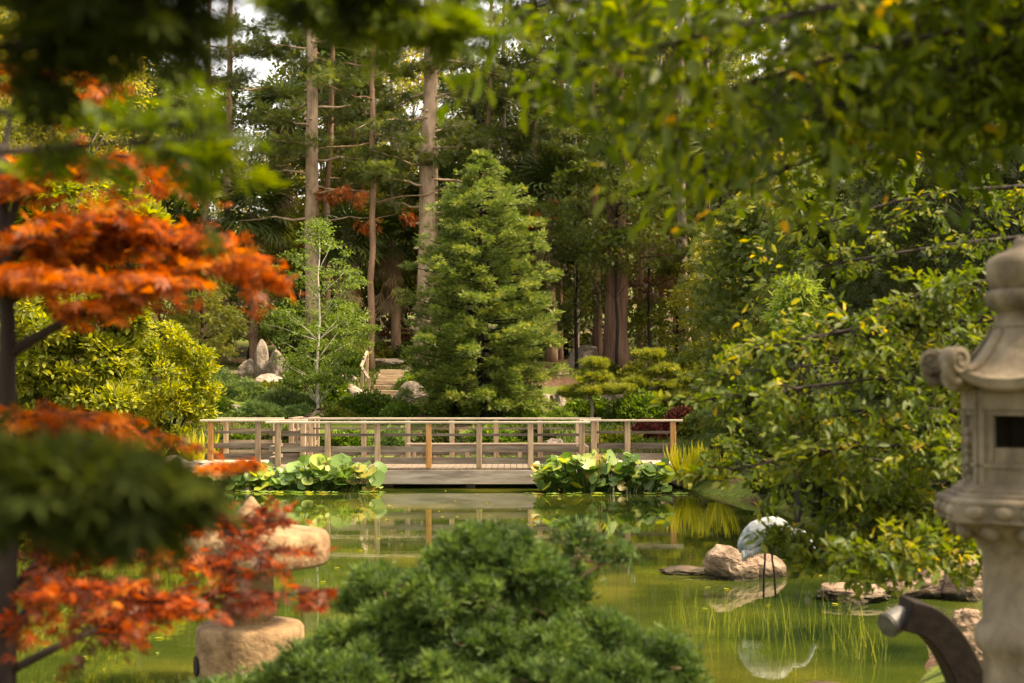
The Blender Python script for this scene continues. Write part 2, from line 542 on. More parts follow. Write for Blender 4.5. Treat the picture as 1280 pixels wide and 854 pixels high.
def leaves(name, pts, dirs, size, tmpl, rnd, mat, parent=None, up=None, roll=0.5, rs=RS):
    tv, tf = tmpl
    pts = np.asarray(pts, float); n = len(pts)
    d = nrm(np.asarray(dirs, float))
    if up is None:
        up = np.tile(np.array([0, 0, 1.0]), (n, 1))
    up = up + rs.normal(0, roll, (n, 3))
    x = nrm(np.cross(d, up))
    z = np.cross(x, d)
    size = np.broadcast_to(np.asarray(size, float), (n,))
    V = pts[:, None] + size[:, None, None] * (tv[None, :, 0:1] * x[:, None] + tv[None, :, 1:2] * d[:, None] + tv[None, :, 2:3] * z[:, None])
    k = len(tv)
    Fc = (tf[None] + (np.arange(n) * k)[:, None, None]).reshape(-1, 4)
    rr = np.repeat(np.clip(rnd, 0, 1), len(tf))
    return link(name, mesh_np(name, V.reshape(-1, 3), Fc, rnd=rr), mat, parent)


def rdir(n, rs=RS):
    return nrm(rs.normal(0, 1, (n, 3)))


def clump_leaves(C, R, n, rs=RS, flat=.65, outward=.8, droop=.15, shell=.45, crnd=None):
    """C (m,3) clump centres, R radii, n leaves each"""
    C = np.asarray(C, float); m = len(C)
    R = np.broadcast_to(np.asarray(R, float), (m,))
    u = rdir(m * n, rs).reshape(m, n, 3)
    r = rs.uniform(shell, 1, (m, n, 1)) ** .8
    off = u * r * np.array([1, 1, flat])
    pts = C[:, None] + off * R[:, None, None]
    d = outward * u + rs.normal(0, .5, (m, n, 3)) + np.array([0, 0, -droop])
    if crnd is None:
        crnd = rs.uniform(0, 1, m)
    rnd = .45 * crnd[:, None] + .55 * rs.uniform(0, 1, (m, n)) ** 1.2
    return pts.reshape(-1, 3), d.reshape(-1, 3), rnd.ravel()


def bez(a, b, n=6, sag=0.0, wig=0.0, rs=RS):
    a, b = np.asarray(a, float), np.asarray(b, float)
    t = np.linspace(0, 1, n)[:, None]
    p = a + (b - a) * t
    p[:, 2] += sag * 4 * (t * (1 - t))[:, 0]
    if wig:
        w = rs.normal(0, wig, (n, 3)); w[0] = 0; w[-1] = 0
        p = p + w
    return p


def spline(pts, n=16):
    """Catmull-Rom through the points"""
    p = np.asarray(pts, float)
    p = np.vstack([2 * p[0] - p[1], p, 2 * p[-1] - p[-2]])
    out = []
    m = len(p) - 3
    for s in np.linspace(0, m - 1e-6, n):
        i = int(s); t = s - i
        a, b, c, d = p[i:i + 4]
        out.append(.5 * (2 * b + (c - a) * t + (2 * a - 5 * b + 4 * c - d) * t * t + (3 * b - a - 3 * c + d) * t ** 3))
    return np.array(out)


# ------------------------------------------------------------------ terrain
POND = np.array([(-5.8, 9.6), (-2.5, 9.4), (1.4, 9.2), (2.5, 9.8), (3.2, 11.2), (3.7, 12.8), (4.7, 14.0), (4.9, 15.4), (5.2, 17.5),
                 (5.2, 22), (4.8, 27), (4.1, 30.6), (3.75, 32.6), (3.7, 35), (2, 36.4), (-3, 36.7), (-6.4, 35.8), (-7.2, 33.9),
                 (-7.4, 28), (-7.6, 20), (-7.2, 14), (-6.8, 11)])


def pond_sd(x, y):
    """signed distance to the shore, negative in the water"""
    x, y = np.asarray(x, float), np.asarray(y, float)
    best = np.full(x.shape, 1e9)
    ins = np.zeros(x.shape, bool)
    n = len(POND)
    for i in range(n):
        ax, ay = POND[i]; bx, by = POND[(i + 1) % n]
        dx, dy = bx - ax, by - ay
        t = np.clip(((x - ax) * dx + (y - ay) * dy) / (dx * dx + dy * dy), 0, 1)
        best = np.minimum(best, np.hypot(x - ax - t * dx, y - ay - t * dy))
        c = ((ay > y) != (by > y)) & (x < (bx - ax) * (y - ay) / (by - ay + 1e-12) + ax)
        ins ^= c
    return np.where(ins, -best, best)


def ground_z(x, y):
    x, y = np.asarray(x, float), np.asarray(y, float)
    sd = pond_sd(x, y)
    hill = np.interp(y, [-30, 9, 14, 34, 36, 38, 44, 47.6, 52.6, 58, 80, 120, 200, 400, 700],
                     [.45, .45, .5, .5, .5, .62, 1.25, 1.72, 2.78, 3.0, 4.4, 7.5, 18, 45, 70])
    side = np.interp(np.abs(x + 1.5), [0, 9, 16, 40, 100], [0, 0, .6, 2.0, 5]) * np.interp(y, [5, 16], [.2, 1])
    bump = .10 * np.sin(x * .9 + 1.3 * np.sin(y * .35)) * np.sin(y * .8 + .6) + .05 * np.sin(2.1 * x + y)
    land = hill + side + bump * np.interp(sd, [0, 3], [0, 1])
    k = np.interp(sd, [-1.2, -.1, .0, .5, 1.6], [0, .55, .62, .82, 1])
    return -.8 + (land + .8) * k


def gz(x, y):
    return float(ground_z(np.array([x]), np.array([y]))[0])


def G(px, py, y0=10.0, y1=160.0):
    """where the line of sight through a pixel meets the terrain beyond y0"""
    Ys = np.arange(y0, y1, .05)
    pts = np.array([P(px, py, Y) for Y in Ys])
    below = pts[:, 2] <= np.maximum(ground_z(pts[:, 0], pts[:, 1]), 0.0)
    i = int(np.argmax(below)) if below.any() else len(Ys) - 1
    return pts[i]


xs = np.concatenate([np.linspace(-400, -40, 19), np.arange(-36, -12, 1.2), np.arange(-12, 9, .3), np.arange(9, 36, 1.2), np.linspace(40, 400, 19)])
ys = np.concatenate([np.arange(-40, 4, 2.0), np.arange(4, 66, .3), np.arange(66, 130, 3.0), np.linspace(135, 700, 22)])
gx, gy = np.meshgrid(xs, ys)
gzz = ground_z(gx, gy)
nx, ny = len(xs), len(ys)
idx = np.arange(nx * ny).reshape(ny, nx)
Q = np.stack([idx[:-1, :-1], idx[:-1, 1:], idx[1:, 1:], idx[1:, :-1]], -1).reshape(-1, 4)
g = link("ground", mesh_np("ground", np.stack([gx, gy, gzz], -1).reshape(-1, 3), Q, smooth=True), ground_material())
tag(g, "brown mulch and green moss ground rising from the pond into the wood", "ground", kind="structure")
wm = MB()
wm.add([(-9.2, 8.6, 0), (6.5, 8.6, 0), (6.5, 37.6, 0), (-9.2, 37.6, 0)], [[0, 1, 2, 3]])
w = wm.build("water", water_material())
tag(w, "still green pond water reflecting the bridge and trees", "pond", kind="structure")


def strip(name, centre, width, mat, label, dz=.02):
    c = spline(centre, 40)
    tg = nrm(np.gradient(c[:, :2], axis=0))
    nn = np.stack([-tg[:, 1], tg[:, 0]], -1)
    V = []
    for i in range(len(c)):
        for s in np.linspace(-1, 1, 7):
            wob = 1 + .12 * math.sin(i * 1.7 + s)
            xy = c[i, :2] + nn[i] * s * width / 2 * wob
            V.append([xy[0], xy[1], gz(xy[0], xy[1]) + dz + .03 * (1 - s * s)])
    n = 7
    Qs = [[i * n + j, i * n + j + 1, (i + 1) * n + j + 1, (i + 1) * n + j] for i in range(len(c) - 1) for j in range(n - 1)]
    o = link(name, mesh_np(name, np.array(V), np.array(Qs), smooth=True), mat)
    return tag(o, label, "path", kind="structure")


strip("path", [(-11, 53.6), (-4.5, 53.7), (0, 54.0), (3.5, 53.6), (7, 53.0), (12, 51.5)], 1.7, M["path"], "sandy garden path along the slope behind the cedar")
strip("path", [(4.4, 33.9), (6.0, 34.6), (9, 36), (13, 37.5)], 1.5, M["path"], "pale dirt path leaving the right end of the bridge")
strip("path", [(-7.9, 34.0), (-10, 33.6), (-13, 33.2)], 1.5, M["path"], "pale path leaving the left end of the bridge")

# ------------------------------------------------------------------ bridge
RZ = 1.49                       # top of the rail cap
DK = .45                        # deck
YF, YW, YB = 31.75, 33.6, 35.75  # front rail, wing rail, back rail


def X(px, Y):
    return (px - 640.0) / F * Y


bridge = empty("footbridge", (0, 33.6, 0), "weathered timber footbridge with open plank railings across the back of the pond", "bridge")


def bpart(mb, name, mat, bevel=.006, par=None):
    o = mb.build(name, mat, None, bevel=bevel)
    p = par or bridge
    o.parent = p
    o.matrix_parent_inverse = p.matrix_world.inverted() if par else __import__("mathutils").Matrix.Translation((0, -33.6, 0))
    return o


def plank_deck(x0, x1, y0, y1):
    mb = MB()
    x = x0
    while x < x1 - .02:
        w_ = min(.14, x1 - x)
        mb.box((x + w_ / 2, (y0 + y1) / 2, DK - .02 + RS.uniform(-.003, .003)), (w_ - .008, y1 - y0, .04))
        x += .142
    return mb


xa, xb = X(336, YF), X(736, YF)
xl, xr = X(256, YW), X(852, YW)
bpart(plank_deck(xa, xb, YF - .06, YB + .05), "deck", M["wood"], 0)
bpart(plank_deck(xl - .5, xa - .005, YW - .06, YB + .05), "deck", M["wood_cap"], 0)
bpart(plank_deck(xb + .005, xr + .6, YW - .06, YB + .05), "deck", M["wood_cap"], 0)
for (x0, x1, y) in ((xa, xb, YF - .03), (xa, xb, YB + .02), (xl - .4, xa - .01, YW - .03), (xb + .01, xr + .4, YW - .03), (xl - .4, xa - .01, YB + .02), (xb + .01, xr + .4, YB + .02)):
    bpart(MB().box(((x0 + x1) / 2, y, (DK - .043 + .10) / 2), (x1 - x0, .09, DK - .043 - .10)), "beam", M["wood_beam"])
for x in np.linspace(xa + .8, xb - .8, 4):
    bpart(MB().box((x, YF + .5, -.35), (.2, .2, .88)), "pile", M["wood_beam"])
    bpart(MB().box((x, YB - .5, -.35), (.2, .2, .88)), "pile", M["wood_beam"])


def rail_run(a, b, y, posts, cap_over=(0, 0), boards=((1.19, .06, .035), (.87, .13, .035), (.615, .15, .035)), orange=()):
    """a straight run of railing along x at depth y: cap, boards, posts (pixel list)"""
    bpart(MB().box(((a + b + cap_over[1] - cap_over[0]) / 2, y, RZ - .02), (b - a + cap_over[0] + cap_over[1], .15, .045)), "rail_cap", M["wood_cap"])
    for i, (z, h, t) in enumerate(boards):
        bpart(MB().box(((a + b) / 2, y + .085, z), (b - a, t, h)), "rail_board", M["wood"])
    for x in posts:
        m_ = M["wood_orange"] if x in orange else M["wood_post"]
        bpart(MB().box((x, y, (DK + .002 + RZ - .045) / 2), (.125, .125, RZ - .045 - DK - .002)), "rail_post", m_, .01)


fp = [X(p, YF) for p in (348, 410, 472, 536, 599, 663, 727)]
rail_run(xa, xb, YF, fp, (.06, .03), orange=(fp[3],))
lp = [X(p, YW) for p in (264, 323)]
rail_run(xl, xa + .6, YW, lp + [xa + .5], (.1, .0), orange=(lp[0],))
rp = [X(p, YW) for p in (742, 784, 841)]
rail_run(xb - .12, xr - .12, YW, rp, (.0, .14), orange=(rp[2],))
bp_ = [X(p, YB) for p in (283, 388, 455, 510, 565, 620, 675, 722)]
rail_run(X(275, YB), X(352, YB), YB, [X(283, YB), X(345, YB)], (.06, .06))
rail_run(X(383, YB), X(748, YB), YB, bp_[1:] + [X(745, YB)], (.06, .06), boards=((1.22, .05, .035), (.60, .11, .035)))
# side rails of the way that leaves the bridge towards the steps
for px, s in ((362, -1), (384, 1)):
    x0 = X(px, YB)
    for i in range(3):
        y = YB + .35 + i * .75
        bpart(MB().box((x0, y, (DK + RZ - .05) / 2 + .1), (.12, .12, RZ - DK - .25)), "rail_post", M["wood_post"], .01)
    for z, h in ((RZ - .03, .05), (1.16, .06), (.8, .12)):
        bpart(MB().box((x0, YB + 1.1, z), (.13 if z > 1.3 else .04, 1.75, h)), "rail_board", M["wood"])
bridge_bank = tag(MB().box((X(372, YB), YB + 1.0, .42), (1.1, 1.9, .06)).build("landing", M["wood"]), None)
bridge_bank.parent = bridge
bridge_bank.location = (0, -33.6, 0)
# cross rails that tie the front platform to the wings
for x in (xa + .02, xb - .02):
    for z, h in ((RZ - .022, .043), (.87, .13), (.615, .15)):
        bpart(MB().box((x, (YF + YW) / 2, z), (.11 if z > 1.3 else .035, YW - YF - .14, h)), "rail_board", M["wood"])

bench = empty("bench", (X(617, 35.2), 35.2, DK), "low plank bench standing on the bridge deck along its back railing", "bench")
L = X(726, 35.2) - X(509, 35.2)
MB().box((0, 0, .40), (L, .38, .05)).build("seat", M["wood"], bench, bevel=.006)
MB().box((0, .0, .335), (L - .2, .05, .075)).build("seat_rail", M["wood"], bench, bevel=.004)
for x in np.linspace(-L / 2 + .2, L / 2 - .2, 4):
    MB().box((x, 0, .15), (.1, .3, .296)).build("leg", M["wood_post"], bench, bevel=.005)

# ------------------------------------------------------------------ rocks
def rock_mesh(seed, size, sub=4, rough=.22, facet=.8):
    bm = bmesh.new()
    bmesh.ops.create_icosphere(bm, subdivisions=sub, radius=1)
    r = random.Random(seed)
    o = Vector((r.uniform(0, 99), r.uniform(0, 99), r.uniform(0, 99)))
    planes = [(Vector((r.gauss(0, 1), r.gauss(0, 1), r.gauss(0, .8))).normalized(), r.uniform(.55, .88)) for _ in range(12)]
    for v in bm.verts:
        p = v.co.copy()
        for n_, d_ in planes:
            k = p.dot(n_) - d_
            if k > 0:
                p -= n_ * k * (.5 + facet * .5)
        q = p.normalized()
        p += q * rough * mnoise.noise(q * 1.3 + o) + q * rough * .4 * mnoise.noise(q * 4 + o) + q * rough * .30 * mnoise.noise(q * 9 + o) + q * rough * .15 * mnoise.noise(q * 21 + o)
        v.co = Vector((p.x * size[0], p.y * size[1], p.z * size[2]))
    me = bpy.data.meshes.new("rock")
    bm.to_mesh(me); bm.free()
    me.polygons.foreach_set("use_smooth", np.ones(len(me.polygons), dtype=bool))
    me.set_sharp_from_angle(angle=math.radians(16))
    return me


def rock(px, pyb, wpx, hpx, label, seed, Y=None, mat="rock", name="boulder", group=None, rot=None, z=None, depth=.8, rough=.22):
    """a rock whose foot is seen at pixel (px, pyb)"""
    p = P(px, pyb, Y) if Y else G(px, pyb)
    s = p[1] / F
    hw, hh = wpx * s / 2, hpx * s
    o = link(name, rock_mesh(seed, (hw * 1.12, hw * depth * 1.1, hh * .72), rough=rough), M[mat])
    o.location = (p[0], p[1] + hw * depth * .5, p[2] + hh * .35 if z is None else z)
    o.rotation_euler = rot or (0, 0, 0)
    return tag(o, label, "rock", group)


rock(308, 474, 24, 28, "squat rounded boulder left of the standing stone on the far slope", 11, rot=(0, .2, .3))
rock(326, 472, 17, 44, "narrow upright standing stone between two boulders on the far slope", 12, name="standing_stone", rough=.12)
rock(346, 473, 27, 32, "broad tan boulder right of the standing stone on the far slope", 13)
rock(334, 482, 42, 14, "flat low stone at the foot of the standing stone", 14)
rock(437, 502, 38, 19, "grey rounded boulder left of the wooden steps", 15)
rock(433, 478, 22, 12, "small pale stone above the boulder by the handrail", 16)
rock(517, 506, 44, 26, "slanting tan boulder right of the wooden steps under the cedar", 17, rot=(0, -.5, 0))
rock(482, 459, 50, 12, "long low stone edging across the head of the wooden steps", 18)
rock(514, 466, 24, 10, "pale flat stone just right of the top of the steps", 19)
rock(728, 459, 34, 32, "brown boulder leaning beside the big redwood trunk", 21, rot=(0, .5, 0))
rock(741, 450, 11, 30, "tall narrow stone standing just left of the big redwood trunk", 22, name="standing_stone", rough=.12)
rock(698, 521, 24, 34, "pale upright boulder right of the cedar above the bridge rail", 23)
rock(826, 488, 34, 16, "grey boulder among the clipped pines on the right slope", 24)
rock(470, 512, 30, 12, "small tan stone at the foot of the wooden steps", 51)
rock(540, 512, 34, 18, "tan boulder under the left edge of the cedar", 52)
rock(678, 506, 30, 16, "pale stone beside the sandy path right of the cedar", 53)
rock(418, 490, 26, 12, "pale low stone between the ginkgo trunk and the handrail", 54)
rock(762, 500, 30, 14, "grey stone above the first small clipped pine's shrub", 55)
rock(284, 516, 28, 12, "pale stone among the low junipers near the yellow azalea", 25)
rock(395, 528, 34, 14, "reddish low boulder just behind the left half of the bridge rail", 26)
rock(692, 562, 26, 16, "pale boulder seen through the bridge rail near its back right", 27)
rock(722, 566, 34, 9, "flat grey stone seen through the bridge rail", 28)
rock(880, 520, 40, 22, "grey boulder on the right bank above the dirt path", 29)
rock(866, 606, 60, 30, "pink gravelly boulder at the waterline by the right irises", 30, mat="rock_pink", Y=31.9)
rock(838, 606, 44, 24, "pale boulder at the water's edge right of the butterbur", 38, mat="rock_pink", Y=32.3)
rock(215, 588, 50, 16, "pale stone on the left shore by the yellow iris", 31, Y=33.8)
rock(250, 590, 46, 14, "flat pale stone below the left end of the bridge", 39, Y=33.2)
rock(918, 727, 62, 47, "pale rounded boulder standing in the water left of the crane", 32, mat="rock_pink", Y=16.6, rough=.15)
rock(950, 727, 64, 42, "pale lower boulder standing in the water behind the crane's legs", 33, mat="rock_pink", Y=16.9, rough=.15)
rock(1068, 756, 96, 22, "flat pale boulder at the pond edge under the camellia leaves", 34, mat="rock_pink", Y=14.9)
rock(1160, 752, 96, 40, "pale boulder at the right shore seen under the camellia", 35, mat="rock_pink", Y=15.2)
rock(1216, 754, 80, 46, "sandy boulder at the right shore beside the lantern column", 40, mat="rock_pink", Y=15.0)
rock(1214, 800, 44, 40, "pink rough rock behind the stone lantern column, upper of two", 36, mat="rock_pink", Y=10.6)
rock(1216, 836, 50, 38, "pink rough rock behind the stone lantern column, lower of two", 37, mat="rock_pink", Y=9.9)
rock(1052, 905, 130, 40, "tan smooth boulder top at the bottom edge right of the juniper", 41, mat="stone_mush", Y=8.4)
rock(860, 719, 80, 8, "thin pale shelf of stone just above the water left of the boulders", 42, mat="rock_pink", Y=17.1)

# ------------------------------------------------------------------ steps and handrail
st = empty("stairs", G(487, 502), "short flight of tan timber steps climbing the slope behind the bridge", "steps")
sx, sy, sz = st.location
for i in range(6):
    mb = MB().box((-.02 * i, .2 + i * .82, .10 + i * .185), (1.35 - .03 * i, .8, .17))
    mb.build("step", M["step_wood"], st, bevel=.02)
hr = empty("handrail", G(452, 497), "thin grey wooden handrail beside the timber steps", "handrail")
b0 = np.array(hr.location)
for p0, p1, nm in (((460, 497), (461, 474), 0), ((452, 487), (453, 459), 1), ((458, 470), (459, 441), 2)):
    Yp = b0[1] + nm * 1.3
    a, b = P(p0[0], p0[1], Yp), P(p1[0], p1[1], Yp)
    MB().bar(a - b0 - np.array([0, 0, .3]), b - b0, .1, .1).build("rail_post", M["wood_post"], hr, bevel=.008)
pts = [P(461, 474, b0[1]), P(451.5, 459, b0[1] + 1.3), P(459, 439, b0[1] + 2.6)]
for a, b in zip(pts[:-1], pts[1:]):
    MB().bar(a - b0, b - b0, .1, .07).build("rail", M["wood"], hr, bevel=.006)


# ------------------------------------------------------------------ generic plants
def broadleaf(name, h, rad, trunk_r, nclump, nleaf, lsize, mat, bark, seed, base=.3, tmpl=T_DIAM, clump_r=None, shell=.45, top=1.0):
    """tree at the origin: Empty > trunk, crown"""
    rs = np.random.RandomState(seed)
    root = empty(name, (0, 0, 0))
    tb = MB()
    ht = h * .78
    tp = bez((0, 0, -.4), (rs.normal(0, .04 * h), rs.normal(0, .04 * h), ht), 9, 0, .012 * h, rs)
    tb.tube(tp, np.linspace(trunk_r, trunk_r * .3, 9), 9, .06)
    cz = h * (base + 1) / 2
    rz = h * (1 - base) / 2
    u = rdir(nclump, rs)
    r = rs.uniform(.35, 1, (nclump, 1)) ** .6
    C = u * r * np.array([rad, rad, rz * top]) + np.array([tp[-1][0] * .6, tp[-1][1] * .6, cz])
    keep = rs.uniform(0, 1, nclump) > .12
    C = C[keep]
    for c in C[::2]:
        k = np.clip((c[2] - .25 * h) / ht * .8, .15, 1)
        a = tp[int(k * 8 * .9)]
        tb.tube(bez(a, c, 6, -.03 * h, .01 * h, rs), np.linspace(trunk_r * .28, trunk_r * .05, 6), 5)
    tb.build("trunk", M[bark], root, smooth=True)
    cr = clump_r or rad * .34
    pts, d, rnd = clump_leaves(C, cr * rs.uniform(.7, 1.25, len(C)), nleaf, rs, shell=shell)
    leaves("crown", pts, d, lsize * rs.uniform(.7, 1.3, len(pts)), tmpl, rnd, M[mat], root, rs=rs)
    return root


def put(root, loc, rz, sc, label, cat, group=None, first=False):
    o = root if first else copy_tree(root)
    o.location = tuple(float(v) for v in loc)
    o.rotation_euler = (0, 0, rz)
    o.scale = (sc, sc, sc) if np.isscalar(sc) else sc
    return tag(o, label, cat, group)


def tall_pine(name, h, r0, bark, seed, first_branch=.18, nb=46, dead=0, foliage="pine_needle", blen=4.5, dens=1.0, knots=True):
    rs = np.random.RandomState(seed)
    root = empty(name, (0, 0, 0))
    tb = MB()
    n = 22
    tp = bez((0, 0, -.5), (rs.normal(0, .012 * h), rs.normal(0, .01 * h), h), n, 0, .0011 * h, rs)
    rad = np.linspace(r0, r0 * .25, n)
    rad[0] *= 1.5; rad[1] *= 1.1
    tb.tube(tp, rad, 12, .05)
    if knots:
        for k in range(60):
            z = rs.uniform(.08, .8); a = rs.uniform(0, 6.28)
            c = tp[int(z * (n - 1))] + np.array([math.cos(a), math.sin(a), 0]) * rad[int(z * (n - 1))] * .8
            c[2] = z * h
            tb.tube([c, c + np.array([math.cos(a), math.sin(a), -.2]) * r0 * .5], [r0 * .2, r0 * .09], 6)
    bb = tb
    P_, D_, R_ = [], [], []
    Pd, Dd, Rd = [], [], []
    for k in range(nb):
        t = first_branch + (1 - first_branch) * (k + rs.uniform(0, 1)) / nb
        a = k * 2.4 + rs.normal(0, .4)
        Lb = blen * (1.05 - .75 * t) * rs.uniform(.6, 1.2)
        c = tp[min(n - 1, int(t * (n - 1)))].copy(); c[2] = t * h
        rise = rs.normal(.02, .12)
        end = c + np.array([math.cos(a) * Lb, math.sin(a) * Lb, Lb * rise])
        bp2 = bez(c, end, 7, rs.uniform(-.05, .06) * Lb, .02 * Lb, rs)
        bb.tube(bp2, np.linspace(.055, .012, 7) * (r0 / .3) ** .5, 5)
        isdead = k < dead
        m = 10 if isdead else int(34 * Lb / 3 * dens) + 4
        tt = rs.uniform(.35 if not isdead else .86, 1.05, m)
        ctr = c + (end - c) * tt[:, None]
        side = rs.normal(0, .16 * Lb * .6, (m, 1)) * np.array([-math.sin(a), math.cos(a), 0])
        ctr = ctr + side + rs.normal(0, .07, (m, 3))
        if isdead:
            ctr[:, 2] -= rs.uniform(0, .5, m)
        p_, d_, r_ = clump_leaves(ctr, .22, 9, rs, flat=.5, droop=.1 if not isdead else 1.0, outward=.6)
        d_ = d_ + np.array([math.cos(a), math.sin(a), .2]) * .7
        if isdead:
            Pd.append(p_); Dd.append(d_); Rd.append(r_)
        else:
            P_.append(p_); D_.append(d_); R_.append(r_)
    bb.build("trunk", M[bark], root, smooth=True)
    P_, D_, R_ = np.vstack(P_), np.vstack(D_), np.concatenate(R_)
    leaves("crown", P_, D_, .30 * rs.uniform(.7, 1.3, len(P_)), T_SPRAY, R_, M[foliage], root, rs=rs)
    if Pd:
        Pd, Dd, Rd = np.vstack(Pd), np.vstack(Dd), np.concatenate(Rd)
        leaves("dead_foliage", Pd, Dd, .28 * rs.uniform(.7, 1.3, len(Pd)), T_SPRAY, Rd, M["dead_needle"], root, rs=rs)
    return root


def fan_palm(name, h, seed, skirt=True):
    rs = np.random.RandomState(seed)
    root = empty(name, (0, 0, 0))
    tp = bez((0, 0, -.3), (rs.normal(0, .3), rs.normal(0, .3), h), 10, 0, .05, rs)
    MB().tube(tp, np.linspace(.24, .18, 10), 10, .08).build("trunk", M["bark_brown"], root, smooth=True)
    n = 44
    el = rs.uniform(-.7, 1.35, n); az = np.arange(n) * 2.399 + rs.normal(0, .2, n)
    d = np.stack([np.cos(az) * np.cos(el), np.sin(az) * np.cos(el), np.sin(el)], -1)
    pts = tp[-1] + d * rs.uniform(1.0, 1.35, (n, 1))
    dd = d + np.array([0, 0, -.35])
    leaves("crown", pts, dd, rs.uniform(.95, 1.3, n), T_FAN, rs.uniform(0, 1, n), M["palm_leaf"], root, roll=.15, rs=rs)
    if skirt:
        n = 60
        az = rs.uniform(0, 6.28, n); zz = rs.uniform(h * .52, h, n)
        o = np.stack([np.cos(az), np.sin(az), 0 * az], -1)
        pts = np.stack([tp[-1][0] + 0 * az, tp[-1][1] + 0 * az, zz], -1) + o * rs.uniform(.25, .6, (n, 1))
        d = o * .3 + np.array([0, 0, -1.0])
        leaves("dead_frond_skirt", pts, d, rs.uniform(.7, 1.1, n), T_FOLD, rs.uniform(0, 1, n), M["palm_dead"], root, up=o, roll=.3, rs=rs)
    return root


def mound(name, w, d, h, mat, seed, n=2600, lsize=.12, tmpl=T_DIAM, lump=.18):
    """a clipped or rounded shrub: foliage shell over a twig frame"""
    rs = np.random.RandomState(seed)
    root = empty(name, (0, 0, 0))
    tb = MB()
    for k in range(9):
        a = k * .7
        tb.tube(bez((0, 0, -.15), (math.cos(a) * w * .36, math.sin(a) * d * .36, h * .75), 4, .1 * h), [.03, .022, .014, .008], 5)
    tb.build("stems", M["bark_dark"], root)
    u = rdir(n, rs); u[:, 2] = np.abs(u[:, 2]) * 1.05 - .05
    ph = rs.uniform(0, 6, 6)
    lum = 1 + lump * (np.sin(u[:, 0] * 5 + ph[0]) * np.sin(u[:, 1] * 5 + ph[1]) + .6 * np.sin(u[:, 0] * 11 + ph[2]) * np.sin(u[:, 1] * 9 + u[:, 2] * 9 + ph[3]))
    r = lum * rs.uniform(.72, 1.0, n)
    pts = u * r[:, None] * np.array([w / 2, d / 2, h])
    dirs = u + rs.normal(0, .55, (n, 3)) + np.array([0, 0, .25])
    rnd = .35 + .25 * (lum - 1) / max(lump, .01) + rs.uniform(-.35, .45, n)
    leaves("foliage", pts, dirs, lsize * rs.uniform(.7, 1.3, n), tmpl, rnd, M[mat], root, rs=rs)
    return root


# ------------------------------------------------------------------ the wood behind
wood_protos = [
    broadleaf("broadleaf_tree", 20, 4.6, .38, 64, 260, .26, "wood_leaf", "bark_brown", 101, base=.18),
    broadleaf("broadleaf_tree", 23, 5.2, .42, 70, 240, .27, "wood_leaf_light", "bark_grey", 102, base=.25),
    broadleaf("broadleaf_tree", 17, 4.2, .34, 54, 280, .25, "wood_leaf_dark", "bark_dark", 103, base=.10),
    broadleaf("broadleaf_tree", 9, 3.6, .22, 40, 260, .22, "wood_leaf", "bark_dark", 104, base=.05),
]
wl = ["dim green broadleaf tree deep in the wood behind the pines",
      "tall yellow green broadleaf tree filtering light at the back of the wood",
      "shadowy dark green tree filling a gap deep in the wood",
      "low bushy undergrowth tree in the shade behind the pines"]
used = [False] * 4
rsw = np.random.RandomState(5)
rows = [(67, 3, 8.0, .34), (71, 3, 5.0, .36), (75, 0, 10, .36), (86, 1, 9.5, .38), (98, 0, 9.5, .38), (112, 1, 8.0, .40)]
for (Y, k0, step, hw) in rows:
    x = -hw * Y - 4
    while x < hw * Y + 4:
        k = k0 if rsw.uniform() < .6 else int(rsw.choice([0, 1, 2]) if k0 != 3 else rsw.choice([2, 3]))
        xx, yy = x + rsw.normal(0, .9), Y + rsw.normal(0, 1.6)
        px = 640 + xx / yy * F
        sc = rsw.uniform(.8, 1.15)
        if Y > 70 and 225 < px < 385:
            sc *= .5           # the bright gap of sky upper left
        put(wood_protos[k], (xx, yy, gz(xx, yy) - .1), rsw.uniform(0, 6.28), sc, wl[k], "tree", wl[k].split(" ")[0] + " trees of the wood", first=not used[k])
        used[k] = True
        x += step * rsw.uniform(.8, 1.2)

